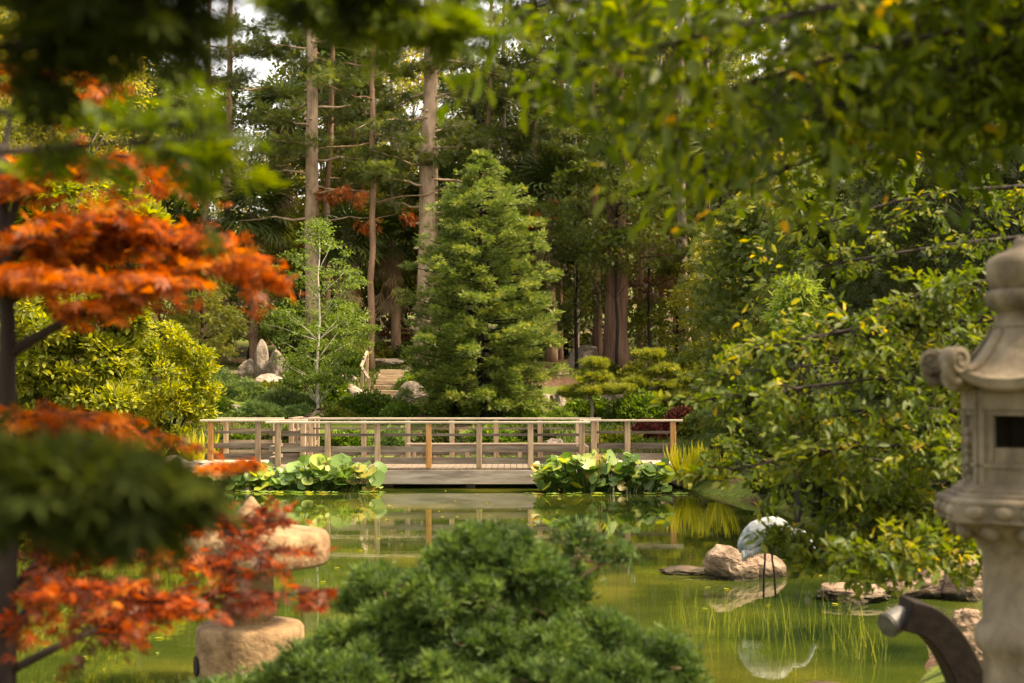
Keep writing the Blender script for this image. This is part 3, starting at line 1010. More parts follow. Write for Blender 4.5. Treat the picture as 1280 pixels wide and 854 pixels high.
# tall conifers: pixel x, Y, width px of the trunk, bark, seed, dead branches, label
pines = [
    (180, 62, 8, "bark_brown", 1, 0, "thin brown pine trunk farthest left, half hidden by blurred maple leaves"),
    (254, 58, 10, "bark_brown", 2, 0, "slim brown pine trunk, left one of the close pair below the sky gap"),
    (283, 60, 11, "bark_brown", 0, 0, "slim brown pine trunk, right one of the close pair below the sky gap"),
    (391, 57, 21, "bark_pale", 3, 4, "stout pale pine with knotted bark above the light green ginkgo"),
    (404, 61, 10, "bark_brown", 1, 2, "slim reddish trunk close behind the stout pale pine"),
    (464, 55, 9, "bark_brown", 2, 2, "slender brown trunk between the two pale pines"),
    (529, 55.5, 25, "bark_pale", 4, 1, "broad pale pine trunk rising behind the left side of the cedar"),
    (606, 67, 8, "bark_brown", 0, 1, "thin brown trunk far back right above the cedar top"),
    (668, 68, 9, "bark_brown", 1, 1, "thin reddish trunk right of the cedar crown"),
    (770, 54.6, 31, "bark_red", 5, 0, "massive dark red brown redwood trunk standing beside the boulder"),
    (748, 62, 13, "bark_red", 2, 0, "dark straight trunk just left of and behind the massive redwood"),
    (855, 62, 15, "bark_grey", 0, 0, "greyish trunk right of the massive redwood behind hanging oak leaves"),
    (886, 65, 9, "bark_grey", 1, 0, "thin grey trunk farthest right among the tall conifers"),
    (135, 66, 8, "bark_brown", 1, 0, "thin trunk at far left behind the blurred green maple leaves"),
    (222, 70, 7, "bark_grey", 0, 0, "thin grey trunk left of the slim pine pair"),
    (436, 68, 7, "bark_brown", 0, 0, "thin trunk in shade right of the stout pale pine"),
    (492, 66, 6, "bark_grey", 1, 0, "very thin pale trunk left of the broad pale pine"),
    (545, 62, 9, "bark_pale", 0, 0, "narrow pale trunk touching the right side of the broad pale pine"),
    (632, 70, 8, "bark_grey", 2, 0, "pale thin trunk far back above the right of the cedar top"),
    (722, 64, 7, "bark_grey", 0, 0, "thin grey trunk left of the dark straight trunk"),
    (800, 68, 8, "bark_brown", 1, 0, "thin brown trunk just right of the massive redwood"),
    (828, 70, 7, "bark_grey", 2, 0, "thin pale trunk between the redwood and the greyish trunk"),
    (700, 66, 7, "bark_brown", 2, 0, "thin dark trunk between the cedar and the massive redwood"),
]
cache = {}
for (px, Y, wpx, bark, sd, dead, lab) in pines:
    r0 = wpx * Y / F / 2
    key = (bark, sd, dead)
    if sd == 5:
        pr = tall_pine("redwood_tree", 26, r0, bark, 305, first_branch=.16, nb=52, blen=4.2, knots=False, foliage="droop", dens=1.1)
    else:
        pr = tall_pine("pine_tree", 25 + (sd % 3), r0, bark, 300 + sd * 7 + px, first_branch=.30 if dead == 0 else .22, nb=34, dead=dead, blen=4.6, dens=.75)
    x = X(px, Y)
    put(pr, (x, Y, gz(x, Y)), 0, 1.0, lab, "tree", "tall conifers behind the pond", first=True)

palms = [
    (318, 58.5, 6.4, 1, "fan palm with bright fronds between the slim pine pair and the pale pine"),
    (352, 66, 11.5, 2, "taller fan palm with a dry frond skirt left of the stout pale pine"),
    (432, 57.5, 5.2, 1, "fan palm with drooping dark fronds right of the stout pale pine"),
    (424, 72, 14.5, 2, "tall palm with pale fronds high between the two pale pines"),
    (576, 64, 7.0, 3, "fan palm half hidden behind the left shoulder of the cedar"),
    (500, 63, 5.2, 3, "short fan palm in shade left of the broad pale pine trunk"),
    (590, 75, 13.0, 2, "tall palm with pale fronds above the cedar top"),
    (690, 64, 7.5, 1, "fan palm behind the right shoulder of the cedar"),
    (905, 60, 8.0, 3, "fan palm far right behind the hanging oak leaves"),
    (245, 63, 5.0, 3, "low fan palm left of the slim pine pair"),
]
pp = {k: None for k in (1, 2, 3)}
for (px, Y, h, k, lab) in palms:
    f_ = pp[k] is None
    if f_:
        pp[k] = fan_palm("palm_tree", {1: 7.0, 2: 12.0, 3: 6.0}[k], 60 + k, True)
    x = X(px, Y)
    s = h / {1: 7.0, 2: 12.0, 3: 6.0}[k]
    put(pp[k], (x, Y, gz(x, Y)), px * .1, (min(1.15, s * 1.05), min(1.15, s * 1.05), s), lab, "palm", "fan palms in the wood", first=f_)


# ------------------------------------------------------------------ the cedar in the middle
def cedar():
    rs = np.random.RandomState(77)
    b = G(602, 524)
    root = empty("cedar_tree", b, "dense pyramidal green cedar in the middle behind the bridge", "tree")
    Hh = P(602, 190, b[1])[2] - b[2]
    tb = MB()
    tb.tube(bez((0, 0, -.3), (0, 0, Hh * .97), 12, 0, .03, rs), np.linspace(.17, .02, 12), 8)
    bb = tb
    Ps, Ds, Rn = [], [], []
    z = .25
    k = 0
    while z < Hh * .985:
        t = z / Hh
        prof = np.interp(t, [0, .08, .25, .45, .65, .8, .92, 1], [1.95, 2.2, 2.4, 2.25, 2.0, 1.5, .62, .06])
        nb = int(np.interp(t, [0, .6, 1], [11, 10, 5]))
        for j in range(nb):
            a = 2 * math.pi * (j + rs.uniform(-.3, .3)) / nb + k * 1.1
            Lb = prof * rs.uniform(.62, 1.16)
            if Lb < .12: Lb = .12
            dv = np.array([math.cos(a), math.sin(a), 0])
            sag = rs.uniform(-.10, .0) * Lb
            end = dv * Lb + np.array([0, 0, z + .10 * Lb])
            line = bez((0, 0, z), end, 6, sag, 0, rs)
            bb.tube(line, np.linspace(.03, .008, 6), 4)
            npad = max(2, int(Lb * (3.4 if t > .3 else 4.4)))
            tt = .22 + .8 * np.sqrt(rs.uniform(.02, 1, npad))
            q = np.stack([np.interp(tt, np.linspace(0, 1, 6), line[:, i]) for i in range(3)], -1)
            sd = np.array([-math.sin(a), math.cos(a), 0])
            q = q + rs.normal(0, 1, (npad, 1)) * sd * .17 * np.minimum(1, Lb) * tt[:, None]
            q[:, 2] += rs.normal(.03, .05, npad)
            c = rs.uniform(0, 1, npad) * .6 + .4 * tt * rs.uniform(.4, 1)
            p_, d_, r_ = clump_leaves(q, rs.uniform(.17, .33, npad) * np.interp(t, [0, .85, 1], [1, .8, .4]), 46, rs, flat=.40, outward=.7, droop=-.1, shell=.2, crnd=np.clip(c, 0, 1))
            d_ = d_ + dv * .9 + np.array([0, 0, .25])
            Ps.append(p_); Ds.append(d_); Rn.append(r_)
        z += np.interp(t, [0, .3, .7, 1], [.24, .31, .27, .14])
        k += 1
    bb.build("trunk", M["bark_dark"], root, smooth=True)
    Ps, Ds, Rn = np.vstack(Ps), np.vstack(Ds), np.concatenate(Rn)
    leaves("crown", Ps, Ds, .15 * rs.uniform(.7, 1.3, len(Ps)), T_SPRAY, Rn, M["cedar"], root, roll=.35, rs=rs)


cedar()


# ------------------------------------------------------------------ trees and shrubs of the far bank
def at(px, py, Y=None):
    return P(px, py, Y) if Y else G(px, py)


def feathery_tree(name, px, pyb, top, halfw, mat, bark, label, seed, tmpl=T_SPRAY, ls=.16, npad=120, lo=.32, trunk=.06, lay=True, n=30, Y=None, padr=.30, cat="tree", tp_=.9):
    """light open tree of level sprays; pixel height and half width"""
    rs = np.random.RandomState(seed)
    b = at(px, pyb, Y)
    s = b[1] / F
    Hh, W = (pyb - top) * s, halfw * s
    root = empty(name, b, label, cat)
    tb = MB()
    tp = bez((0, 0, -.3), (rs.normal(0, .05), 0, Hh * .93), 10, 0, .03, rs)
    tb.tube(tp, np.linspace(trunk, trunk * .25, 10), 7)
    t = lo + (1 - lo) * rs.uniform(0, 1, npad) ** tp_
    prof = W * np.clip(np.sin(np.pi * np.clip((t - lo) / (1 - lo) * .86 + .14, 0, 1)) ** .7, .12, 1)
    a = rs.uniform(0, 6.28, npad)
    r = prof * np.sqrt(rs.uniform(.04, 1, npad))
    C = np.stack([np.cos(a) * r, np.sin(a) * r, t * Hh], -1)
    for c in C[::5]:
        k = max(0, min(8, int((c[2] / Hh - .02) * 9)))
        tb.tube(bez(tp[k], c, 4, .02, .02, rs), np.linspace(trunk * .2, .004, 4), 4)
    tb.build("trunk", M[bark], root, smooth=True)
    p_, d_, r_ = clump_leaves(C, padr * rs.uniform(.7, 1.4, npad), n, rs, flat=.28 if lay else .7, outward=.9, droop=.1, shell=.1)
    leaves("crown", p_, d_, ls * rs.uniform(.7, 1.3, len(p_)), tmpl, r_, M[mat], root, rs=rs)
    return root


feathery_tree("ginkgo_tree", 397, 520, 275, 74, "ginkgo", "bark_white", "light green feathery ginkgo with a thin white trunk left of the steps", 5, T_DIAM, .10, 170, .18, .055, n=52, padr=.34, tp_=1.9)
feathery_tree("false_cypress", 312, 458, 338, 62, "hedge_lime", "bark_dark", "layered yellow green cypress above the standing stones", 6, T_SPRAY, .17, 170, .26, .09, n=42, padr=.36)
feathery_tree("false_cypress", 250, 480, 330, 48, "wood_leaf", "bark_dark", "darker layered cypress left of the standing stones", 7, T_SPRAY, .18, 130, .1, .09, n=40, padr=.36)
feathery_tree("maple_tree", 362, 462, 375, 46, "ginkgo", "bark_dark", "small layered green maple behind the ginkgo by the boulders", 8, T_DIAM, .10, 130, .34, .06, n=60, padr=.3)
feathery_tree("maple_tree", 425, 470, 375, 44, "ginkgo", "bark_dark", "small spreading green maple left of the handrail", 9, T_DIAM, .10, 140, .2, .06, n=60, padr=.3)
feathery_tree("maple_tree", 498, 438, 400, 30, "maple_brown", "bark_dark", "low purple brown maple mound beyond the head of the steps", 10, T_DIAM, .10, 90, .15, .05, n=60, padr=.25)
feathery_tree("hemlock_tree", 720, 462, 250, 58, "wood_leaf_dark", "bark_dark", "shadowy dark green tree right of the cedar before the redwood", 12, T_SPRAY, .20, 160, .25, .09, n=36, Y=57, padr=.45)
feathery_tree("fir_tree", 812, 462, 270, 60, "maple_brown", "bark_dark", "thin browning fir drooping around the redwood trunk", 13, T_SPRAY, .16, 60, .4, .08, n=26, Y=55.5, padr=.4)
feathery_tree("camphor_tree", 845, 470, 330, 62, "wood_leaf", "bark_dark", "bushy green tree right of the redwood trunk", 14, T_DIAM, .14, 150, .08, .09, n=60, Y=57, padr=.42)
feathery_tree("camphor_tree", 905, 500, 280, 60, "wood_leaf_light", "bark_dark", "yellow green bushy tree behind the drooping conifer on the right", 15, T_DIAM, .15, 170, .08, .1, n=60, Y=48, padr=.45)

# rounded shrubs, hedge balls, low junipers: px, foot py, w px, h px, material, label
mounds = [
    (458, 521, 100, 30, "hedge", "clipped dark green hedge mound just above the bridge rail below the steps", 1, .11, T_DIAM, "hedge"),
    (524, 498, 62, 38, "hedge", "rounded green shrub right of the timber steps", 2, .11, T_DIAM, "shrub"),
    (412, 505, 64, 34, "hedge", "green shrub under the ginkgo left of the grey boulder", 3, .12, T_DIAM, "shrub"),
    (352, 516, 92, 30, "juniper_far", "wide low juniper spreading below the standing stones", 4, .13, T_SPRAY, "shrub"),
    (300, 500, 70, 24, "juniper_far", "pale low juniper left of the standing stones", 5, .13, T_SPRAY, "shrub"),
    (320, 523, 64, 20, "juniper_far", "blue green low juniper just above the left bridge rail", 6, .13, T_SPRAY, "shrub"),
    (414, 527, 62, 16, "hedge_lime", "low lime green mound just above the rail left of the clipped hedge", 7, .10, T_DIAM, "shrub"),
    (398, 528, 44, 14, "maple_brown", "low rust brown mound just above the rail below the ginkgo", 8, .09, T_DIAM, "shrub"),
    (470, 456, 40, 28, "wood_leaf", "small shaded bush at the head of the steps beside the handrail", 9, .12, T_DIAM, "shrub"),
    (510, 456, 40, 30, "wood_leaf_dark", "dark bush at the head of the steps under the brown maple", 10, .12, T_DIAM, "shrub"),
    (735, 530, 70, 36, "hedge", "dark clipped shrub under the first small pine", 11, .11, T_DIAM, "shrub"),
    (800, 528, 80, 36, "hedge", "dark clipped shrub under the spreading small pine", 12, .11, T_DIAM, "shrub"),
    (700, 534, 52, 22, "ginkgo", "pale feathery shrub at the right foot of the cedar", 13, .13, T_SPRAY, "shrub"),
    (760, 472, 40, 18, "wood_leaf_dark", "low dark shrub at the redwood's left foot", 14, .12, T_DIAM, "shrub"),
    (800, 478, 52, 26, "wood_leaf", "green shrub at the redwood's right foot", 15, .12, T_DIAM, "shrub"),
    (866, 480, 64, 40, "wood_leaf", "olive rounded shrub on the right slope above the boulder", 16, .12, T_DIAM, "shrub"),
    (852, 545, 50, 34, "maple_brown", "low red brown shrub behind the right end of the bridge", 17, .10, T_DIAM, "shrub"),
    (812, 552, 60, 26, "maple_brown", "rust coloured low shrub seen through the right bridge rail", 18, .10, T_DIAM, "shrub"),
    (900, 548, 70, 40, "juniper_far", "spreading green juniper right of the bridge end", 19, .13, T_SPRAY, "shrub"),
    (560, 520, 60, 30, "hedge", "dark shrub at the cedar's left foot", 20, .12, T_DIAM, "shrub"),
    (225, 510, 60, 34, "wood_leaf", "green shrub behind the yellow azalea", 21, .12, T_DIAM, "shrub"),
    (640, 470, 60, 34, "wood_leaf_dark", "dark bush behind the cedar's right side by the path", 22, .13, T_DIAM, "shrub"),
    (385, 462, 70, 40, "wood_leaf_dark", "dark bush in the shade behind the ginkgo trunk", 23, .13, T_DIAM, "shrub"),
    (262, 520, 60, 26, "hedge", "green shrub between the azalea and the low junipers", 30, .12, T_DIAM, "shrub"),
    (330, 498, 60, 20, "hedge_lime", "flat lime green ground shrub below the pale flat stone", 31, .11, T_DIAM, "shrub"),
    (380, 488, 70, 26, "hedge", "green shrub right of the standing stones under the ginkgo", 32, .12, T_DIAM, "shrub"),
    (268, 492, 60, 30, "juniper_far", "green low juniper in the shade behind the azalea", 33, .13, T_SPRAY, "shrub"),
    (440, 470, 36, 22, "hedge", "small green bush just left of the handrail top", 34, .11, T_DIAM, "shrub"),
    (372, 527, 50, 20, "juniper_far", "low blue green juniper behind the bridge rail below the ginkgo", 35, .12, T_SPRAY, "shrub"),
    (500, 524, 50, 20, "hedge", "low green mound between the clipped hedge and the cedar", 36, .11, T_DIAM, "shrub"),
    (655, 532, 60, 22, "hedge", "low green shrub right under the cedar above the bridge rail", 37, .11, T_DIAM, "shrub"),
    (880, 548, 60, 30, "wood_leaf", "olive shrub just right of the bridge's right end", 38, .12, T_DIAM, "shrub"),
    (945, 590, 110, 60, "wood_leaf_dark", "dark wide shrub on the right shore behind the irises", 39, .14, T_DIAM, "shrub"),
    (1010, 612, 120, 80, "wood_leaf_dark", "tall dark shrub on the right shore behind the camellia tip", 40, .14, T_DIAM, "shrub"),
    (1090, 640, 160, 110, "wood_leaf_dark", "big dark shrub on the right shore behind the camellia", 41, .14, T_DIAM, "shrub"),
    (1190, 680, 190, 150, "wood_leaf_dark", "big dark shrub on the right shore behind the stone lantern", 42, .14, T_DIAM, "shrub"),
    (296, 566, 62, 26, "hedge", "green shrub seen through the rails at the left bridge end", 50, .11, T_DIAM, "shrub"),
    (345, 572, 60, 30, "wood_leaf_dark", "dark shrub seen through the rails left of the side railing", 51, .12, T_DIAM, "shrub"),
    (430, 566, 70, 28, "hedge", "green shrub seen through the rails right of the side railing", 52, .11, T_DIAM, "shrub"),
    (490, 560, 60, 24, "juniper_far", "low blue green juniper seen through the rails above the left butterbur", 53, .12, T_SPRAY, "shrub"),
    (548, 566, 70, 30, "wood_leaf_dark", "dark shrub seen through the middle of the bridge rails behind the bench", 54, .12, T_DIAM, "shrub"),
    (612, 560, 66, 26, "hedge", "green shrub seen through the rails under the cedar", 55, .11, T_DIAM, "shrub"),
    (668, 552, 56, 20, "wood_leaf_dark", "low dark shrub seen through the rails right of the cedar foot", 56, .11, T_DIAM, "shrub"),
    (770, 556, 80, 16, "hedge_lime", "lime green moss cushion seen through the right bridge rails", 57, .09, T_DIAM, "shrub"),
    (585, 446, 70, 50, "wood_leaf_dark", "dark bush behind the cedar's left side", 24, .13, T_DIAM, "shrub"),
]
for (px, py, wpx, hpx, mat, lab, sd, ls, tm, cat) in mounds:
    b = G(px, py)
    s = b[1] / F
    ww, hh = wpx * s, hpx * s
    o = mound("shrub" if cat == "shrub" else "hedge", ww, ww * .8, hh, mat, 500 + sd, n=int(2600 + 1100 * ww), lsize=ls, tmpl=tm)
    o.location = tuple(b + np.array([0, ww * .3, -.05]))
    tag(o, lab, cat)


def cloud_pine(px, pyb, pads, label, seed, Y=None):
    rs = np.random.RandomState(seed)
    b = at(px, pyb, Y)
    root = empty("clipped_pine", b, label, "tree")
    tb = MB()
    top = P(pads[0][0], pads[0][1], b[1]) - b
    tp = spline([(0, 0, -.2), (.06, 0, top[2] * .3), (top[0] * .4 - .1, .05, top[2] * .6), tuple(top)], 10)
    tb.tube(tp, np.linspace(.07, .025, 10), 7)
    Cs, Rr = [], []
    for (x, y, wp, hp) in pads:
        c = P(x, y, b[1]) - b
        s = b[1] / F
        k = int(np.argmin(np.abs(tp[:, 2] - (c[2] - .15))))
        tb.tube(bez(tp[k], c + np.array([0, 0, -.05]), 5, .05, .01, rs), np.linspace(.04, .015, 5), 5)
        n = int(12 + wp * hp / 9)
        q = rs.normal(0, .5, (n, 3)).clip(-1, 1) * np.array([wp * s / 2, wp * s / 2 * .8, hp * s * .3])
        Cs.append(c + q); Rr.append(np.full(n, .13))
    tb.build("trunk", M["bark_grey"], root, smooth=True)
    C = np.vstack(Cs)
    p_, d_, r_ = clump_leaves(C, .14, 26, rs, flat=.55, outward=.4, droop=-.8, shell=.1)
    leaves("crown", p_, d_, .13 * rs.uniform(.7, 1.2, len(p_)), T_TUFTW, r_, M["niwaki"], root, rs=rs)


cloud_pine(738, 532, [(742, 455, 26, 16), (742, 472, 38, 18), (732, 488, 56, 16), (768, 487, 46, 15), (714, 492, 28, 12)], "small clipped pine with flat yellow green tiers right of the cedar", 1)
cloud_pine(806, 520, [(812, 444, 30, 16), (826, 463, 38, 17), (800, 478, 50, 17), (842, 482, 44, 14), (814, 496, 60, 15), (850, 502, 60, 18), (878, 512, 46, 16)], "spreading clipped pine with many tiers right of the redwood", 2)
cloud_pine(900, 530, [(890, 462, 40, 18), (872, 474, 44, 16), (905, 480, 50, 18), (880, 494, 60, 16)], "olive clipped pine on the right slope beyond the camellia", 3)

# irises
def iris_clump(px, pyb, hpx, wpx, label, seed, Y=None, n=90):
    rs = np.random.RandomState(seed)
    b = at(px, pyb, Y)
    s = b[1] / F
    root = empty("iris_clump", b, label, "iris", "clumps of sword leaved iris")
    a = rs.uniform(0, 6.28, n); r = np.sqrt(rs.uniform(0, 1, n)) * wpx * s * .28
    o = np.stack([np.cos(a), np.sin(a), 0 * a], -1)
    d = o * rs.uniform(.1, .65, (n, 1)) + np.array([0, 0, 1.0])
    leaves("leaf_blades", o * r[:, None] + np.array([0, 0, -.05]), d, hpx * s * rs.uniform(.65, 1.1, n), T_BLADE, rs.uniform(0, 1, n), M["iris"], root, up=o, roll=.3, rs=rs)


iris_clump(247, 582, 48, 44, "tall yellow iris at the left end of the bridge", 1)
iris_clump(186, 584, 40, 46, "yellow green iris on the left shore near the orange maple", 2, Y=32)
iris_clump(160, 590, 34, 50, "low green iris farthest left on the shore", 3, Y=30)
iris_clump(860, 598, 48, 46, "tall yellow iris at the right end of the bridge", 4, Y=31.6)
iris_clump(897, 596, 42, 52, "broad green yellow iris right of the tall one by the bridge end", 5, Y=31)
iris_clump(972, 612, 40, 36, "slim iris among shade behind the crane", 6, Y=29)

# butterbur by the bridge
def butterbur(cx, cy, Y, wpx, hpx, n, label, seed):
    rs = np.random.RandomState(seed)
    b = P(cx, cy, Y); b[2] = 0
    s = Y / F
    root = empty("butterbur_plant", b, label, "water plant", "butterbur clumps at the pond edge")
    u = rs.uniform(-1, 1, n)
    x = u * wpx * s / 2
    ht = hpx * s * np.sqrt(np.clip(1 - .55 * u * u, .1, 1))
    z = ht * rs.uniform(.12, 1.0, n) ** .75
    y = rs.uniform(-.35, .5, n) - .1
    pts = np.stack([x, y, z], -1)
    sb = MB()
    for p in pts:
        f0 = np.array([p[0] * .8 + rs.normal(0, .04), p[1] * .6 + .1, -.1])
        sb.tube(bez(f0, p, 4, .04, 0, rs), [.012, .011, .01, .009], 5)
    sb.build("stalks", M["butterbur"], root)
    az = rs.uniform(0, 6.28, n)
    d = np.stack([np.cos(az), np.sin(az), rs.normal(-.1, .5, n)], -1)
    upv = np.stack([rs.normal(0, .5, n), -np.abs(rs.normal(.6, .5, n)), np.ones(n) * .8], -1)
    leaves("leaf_discs", pts, d, rs.uniform(.15, .43, n), T_ROUND, rs.uniform(0, 1, n), M["butterbur"], root, up=upv, roll=.25, rs=rs)
    # pads lying on the water
    m = 26
    fx = np.stack([rs.uniform(-.62, .62, m) * wpx * s, rs.uniform(-.75, -.3, m), np.full(m, .028)], -1)
    a2 = rs.uniform(0, 6.28, m)
    leaves("floating_leaves", fx, np.stack([np.cos(a2), np.sin(a2), 0 * a2], -1), rs.uniform(.1, .22, m), T_ROUND, rs.uniform(0, 1, m), M["butterbur"], root, roll=.02, rs=rs)


butterbur(310, 609, 31.2, 100, 32, 110, "low butterbur clump below the left bridge end, behind the red maple", 1)
butterbur(416, 609, 31.0, 118, 40, 130, "butterbur clump with round leaves left of the open bridge span", 2)
butterbur(752, 611, 30.6, 166, 48, 260, "large butterbur clump with round leaves right of the open bridge span", 3)

# azalea and big leaved shrub on the left shore
def lumpy_shrub(name, label, cat, lobes, mat, seed, n, ls, tmpl, depth, basepx):
    """lobes: (px, py, r px) at distance depth"""
    rs = np.random.RandomState(seed)
    bx, by = basepx
    b = P(bx, by, depth)
    b[2] = max(gz(b[0], b[1]), 0)
    root = empty(name, b, label, cat)
    tb = MB()
    Cs, Rs_ = [], []
    for (px, py, rp) in lobes:
        s = depth / F
        R = rp * s
        c = P(px, py, depth) - b + np.array([0, rs.normal(0, R * .5), 0])
        tb.tube(bez((rs.normal(0, .1), rs.normal(0, .1), -.2), c, 6, .1, .03, rs), np.linspace(.06, .015, 6), 5)
        m = 26
        q = c + rdir(m, rs) * R * .78 * np.array([1, .8, .8])
        Cs.append(q); Rs_.append(np.full(m, R * .33))
    tb.build("stems", M["bark_dark"], root, smooth=True)
    C = np.vstack(Cs); Rv = np.concatenate(Rs_)
    p_, d_, r_ = clump_leaves(C, Rv, n, rs, flat=.75, outward=.8, droop=-.2, shell=.25)
    leaves("foliage", p_, d_, ls * rs.uniform(.7, 1.3, len(p_)), tmpl, r_, M[mat], root, rs=rs)
    return root


lumpy_shrub("azalea_shrub", "rounded azalea bush with yellow tipped leaves left of the bridge", "shrub",
            [(205, 430, 36), (170, 450, 34), (240, 455, 32), (200, 480, 44), (160, 505, 36), (245, 500, 34), (215, 525, 40), (180, 545, 34)],
            "azalea", 31, 70, .12, T_OVAL, 35.5, (205, 560))
lumpy_shrub("laurel_shrub", "large leaved bright yellow green laurel under the orange maple", "shrub",
            [(60, 400, 50), (130, 405, 50), (150, 385, 32), (30, 450, 54), (110, 455, 56), (60, 500, 56), (130, 510, 44), (20, 545, 54), (90, 550, 46), (128, 470, 36)],
            "bigleaf", 32, 100, .145, T_OVAL, 27.0, (70, 600))
lumpy_shrub("laurel_shrub", "bright yellow leaved shrub glowing behind the upper orange maple", "shrub",
            [(60, 250, 44), (20, 280, 40), (140, 265, 46), (110, 310, 44), (40, 330, 44), (180, 290, 36)],
            "azalea", 33, 60, .22, T_OVAL, 30.0, (80, 600))
lumpy_shrub("shore_shrub", "olive green shrub on the left shore behind the red maple sprays", "shrub",
            [(40, 630, 44), (0, 660, 44), (80, 640, 36), (30, 690, 40), (-20, 620, 50)],
            "azalea", 34, 46, .12, T_OVAL, 19.0, (0, 740))

# ------------------------------------------------------------------ trees of the right bank
feathery_tree("drooping_conifer", 935, 590, 250, 70, "droop", "bark_dark", "dark drooping conifer on the right bank beyond the camellia", 41, T_SPRAY, .17, 240, .08, .12, n=46, Y=27, padr=.42)
feathery_tree("drooping_conifer", 1040, 600, 200, 90, "droop", "bark_dark", "large shaded conifer on the right bank left of the stone lantern", 42, T_SPRAY, .17, 300, .05, .14, n=46, Y=22, padr=.45)
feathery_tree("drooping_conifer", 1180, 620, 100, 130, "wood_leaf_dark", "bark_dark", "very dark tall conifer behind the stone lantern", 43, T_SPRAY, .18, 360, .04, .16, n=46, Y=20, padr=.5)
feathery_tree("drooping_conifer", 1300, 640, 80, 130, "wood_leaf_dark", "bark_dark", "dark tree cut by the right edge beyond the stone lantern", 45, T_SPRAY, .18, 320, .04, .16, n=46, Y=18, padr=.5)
feathery_tree("willow_tree", 1000, 660, 352, 30, "willow", "bark_dark", "small bright sunlit willow glowing among dark trees on the right", 44, T_SLIM, .13, 34, .78, .05, n=60, Y=19, padr=.20)
feathery_tree("camphor_tree", 1010, 520, 150, 84, "wood_leaf_light", "bark_grey", "sunlit yellow green tree glimpsed behind the oak leaves above the willow", 46, T_DIAM, .15, 190, .42, .12, n=60, Y=36, padr=.5)
feathery_tree("fir_tree", 772, 463, 150, 84, "droop", "bark_dark", "dark green fir whose boughs droop across the redwood trunk", 47, T_SPRAY, .18, 300, .40, .08, n=40, Y=53.2, padr=.5)
for i, (px, Y, sc, k) in enumerate([(1060, 40, .46, 1), (1180, 36, .6, 0), (1300, 30, .7, 2), (1400, 24, .8, 2), (1010, 52, .5, 0), (1110, 54, .8, 1), (1240, 48, .8, 0)]):
    x = X(px, Y)
    put(wood_protos[k], (x, Y, gz(x, Y) - .1), i * 1.3, sc, "leafy tree rising behind the dark conifers of the right bank", "tree", "leafy trees of the right bank")
for i, (px, Y, sc, k) in enumerate([(20, 46, .6, 1), (-120, 38, .62, 0), (110, 52, .62, 0), (-60, 52, .8, 2), (200, 56, .45, 3), (90, 57, .7, 2)]):
    x = X(px, Y)
    put(wood_protos[k], (x, Y, gz(x, Y) - .1), i * 1.7, sc, "leafy tree standing beyond the laurel on the left bank", "tree", "leafy trees of the left bank")


# ------------------------------------------------------------------ near trees whose branches hang into the view
def twig_tree(name, label, base, trunk, limbs, mat, bark, tmpl, lsize, seed, trunk_r=.09, per=14, spread=.16, flat=.35, droop=.3, tw=6, outward=.8, mats=None, clus=1.0):
    """trunk: list of points; limbs: list of dict(pts=[...], r=, n= leaf sites, w= width) ; leaves grow on twigs along the outer part of each limb"""
    rs = np.random.RandomState(seed)
    root = empty(name, base, label, "tree")
    base = np.asarray(base, float)
    tb = MB()
    tp = spline(np.asarray(trunk) - base, 14)
    tb.tube(tp, np.linspace(trunk_r, trunk_r * .45, 14), 10, .05)
    acc = {}
    for Lm in limbs:
        pl = spline(np.asarray(Lm["pts"]) - base, 18)
        r0 = Lm.get("r", .03)
        tb.tube(pl, np.linspace(r0, r0 * .15, 18), 7, .05)
        w = Lm.get("w", .4)
        t0 = Lm.get("t0", .3)
        for q in range(Lm.get("n", 30)):
            t = rs.uniform(t0, 1.0)
            c = np.array([np.interp(t, np.linspace(0, 1, 18), pl[:, i]) for i in range(3)])
            tan = nrm(pl[min(17, int(t * 17) + 1)] - pl[max(0, int(t * 17) - 1)])
            off = rs.normal(0, 1, 3) * np.array([1, 1, Lm.get("vz", flat)])
            d = nrm(off + tan * rs.uniform(0, .8))
            Lt = w * rs.uniform(.35, 1.0)
            e = c + d * Lt + np.array([0, 0, -droop * Lt * rs.uniform(.2, 1)])
            tl = bez(c, e, 5, .03 * Lt, .02 * Lt, rs)
            tb.tube(tl, np.linspace(max(.0035, r0 * .18), .0015, 5), 4)
            tt = 1.05 - .8 * rs.uniform(0, 1, per) ** clus
            pp_ = c + (e - c) * tt[:, None] + rs.normal(0, spread * .35, (per, 3)) * np.array([1, 1, flat])
            dd = outward * d + rs.normal(0, .6, (per, 3)) + np.array([0, 0, -droop])
            rr = .6 * rs.uniform() ** 1.3 + .45 * rs.uniform(0, 1, per)
            mk = Lm.get("mat", mat)
            acc.setdefault(mk, [[], [], []])
            acc[mk][0].append(pp_); acc[mk][1].append(dd); acc[mk][2].append(rr)
    tb.build("trunk", M[bark], root, smooth=True)
    for mk, (a, b, c) in acc.items():
        a, b, c = np.vstack(a), np.vstack(b), np.concatenate(c)
        leaves("crown", a, b, lsize * rs.uniform(.5, 1.4, len(a)), tmpl, c, M[mk], root, roll=.55, rs=rs)
    return root


def pl(*a):
    return [P(*q) for q in a]


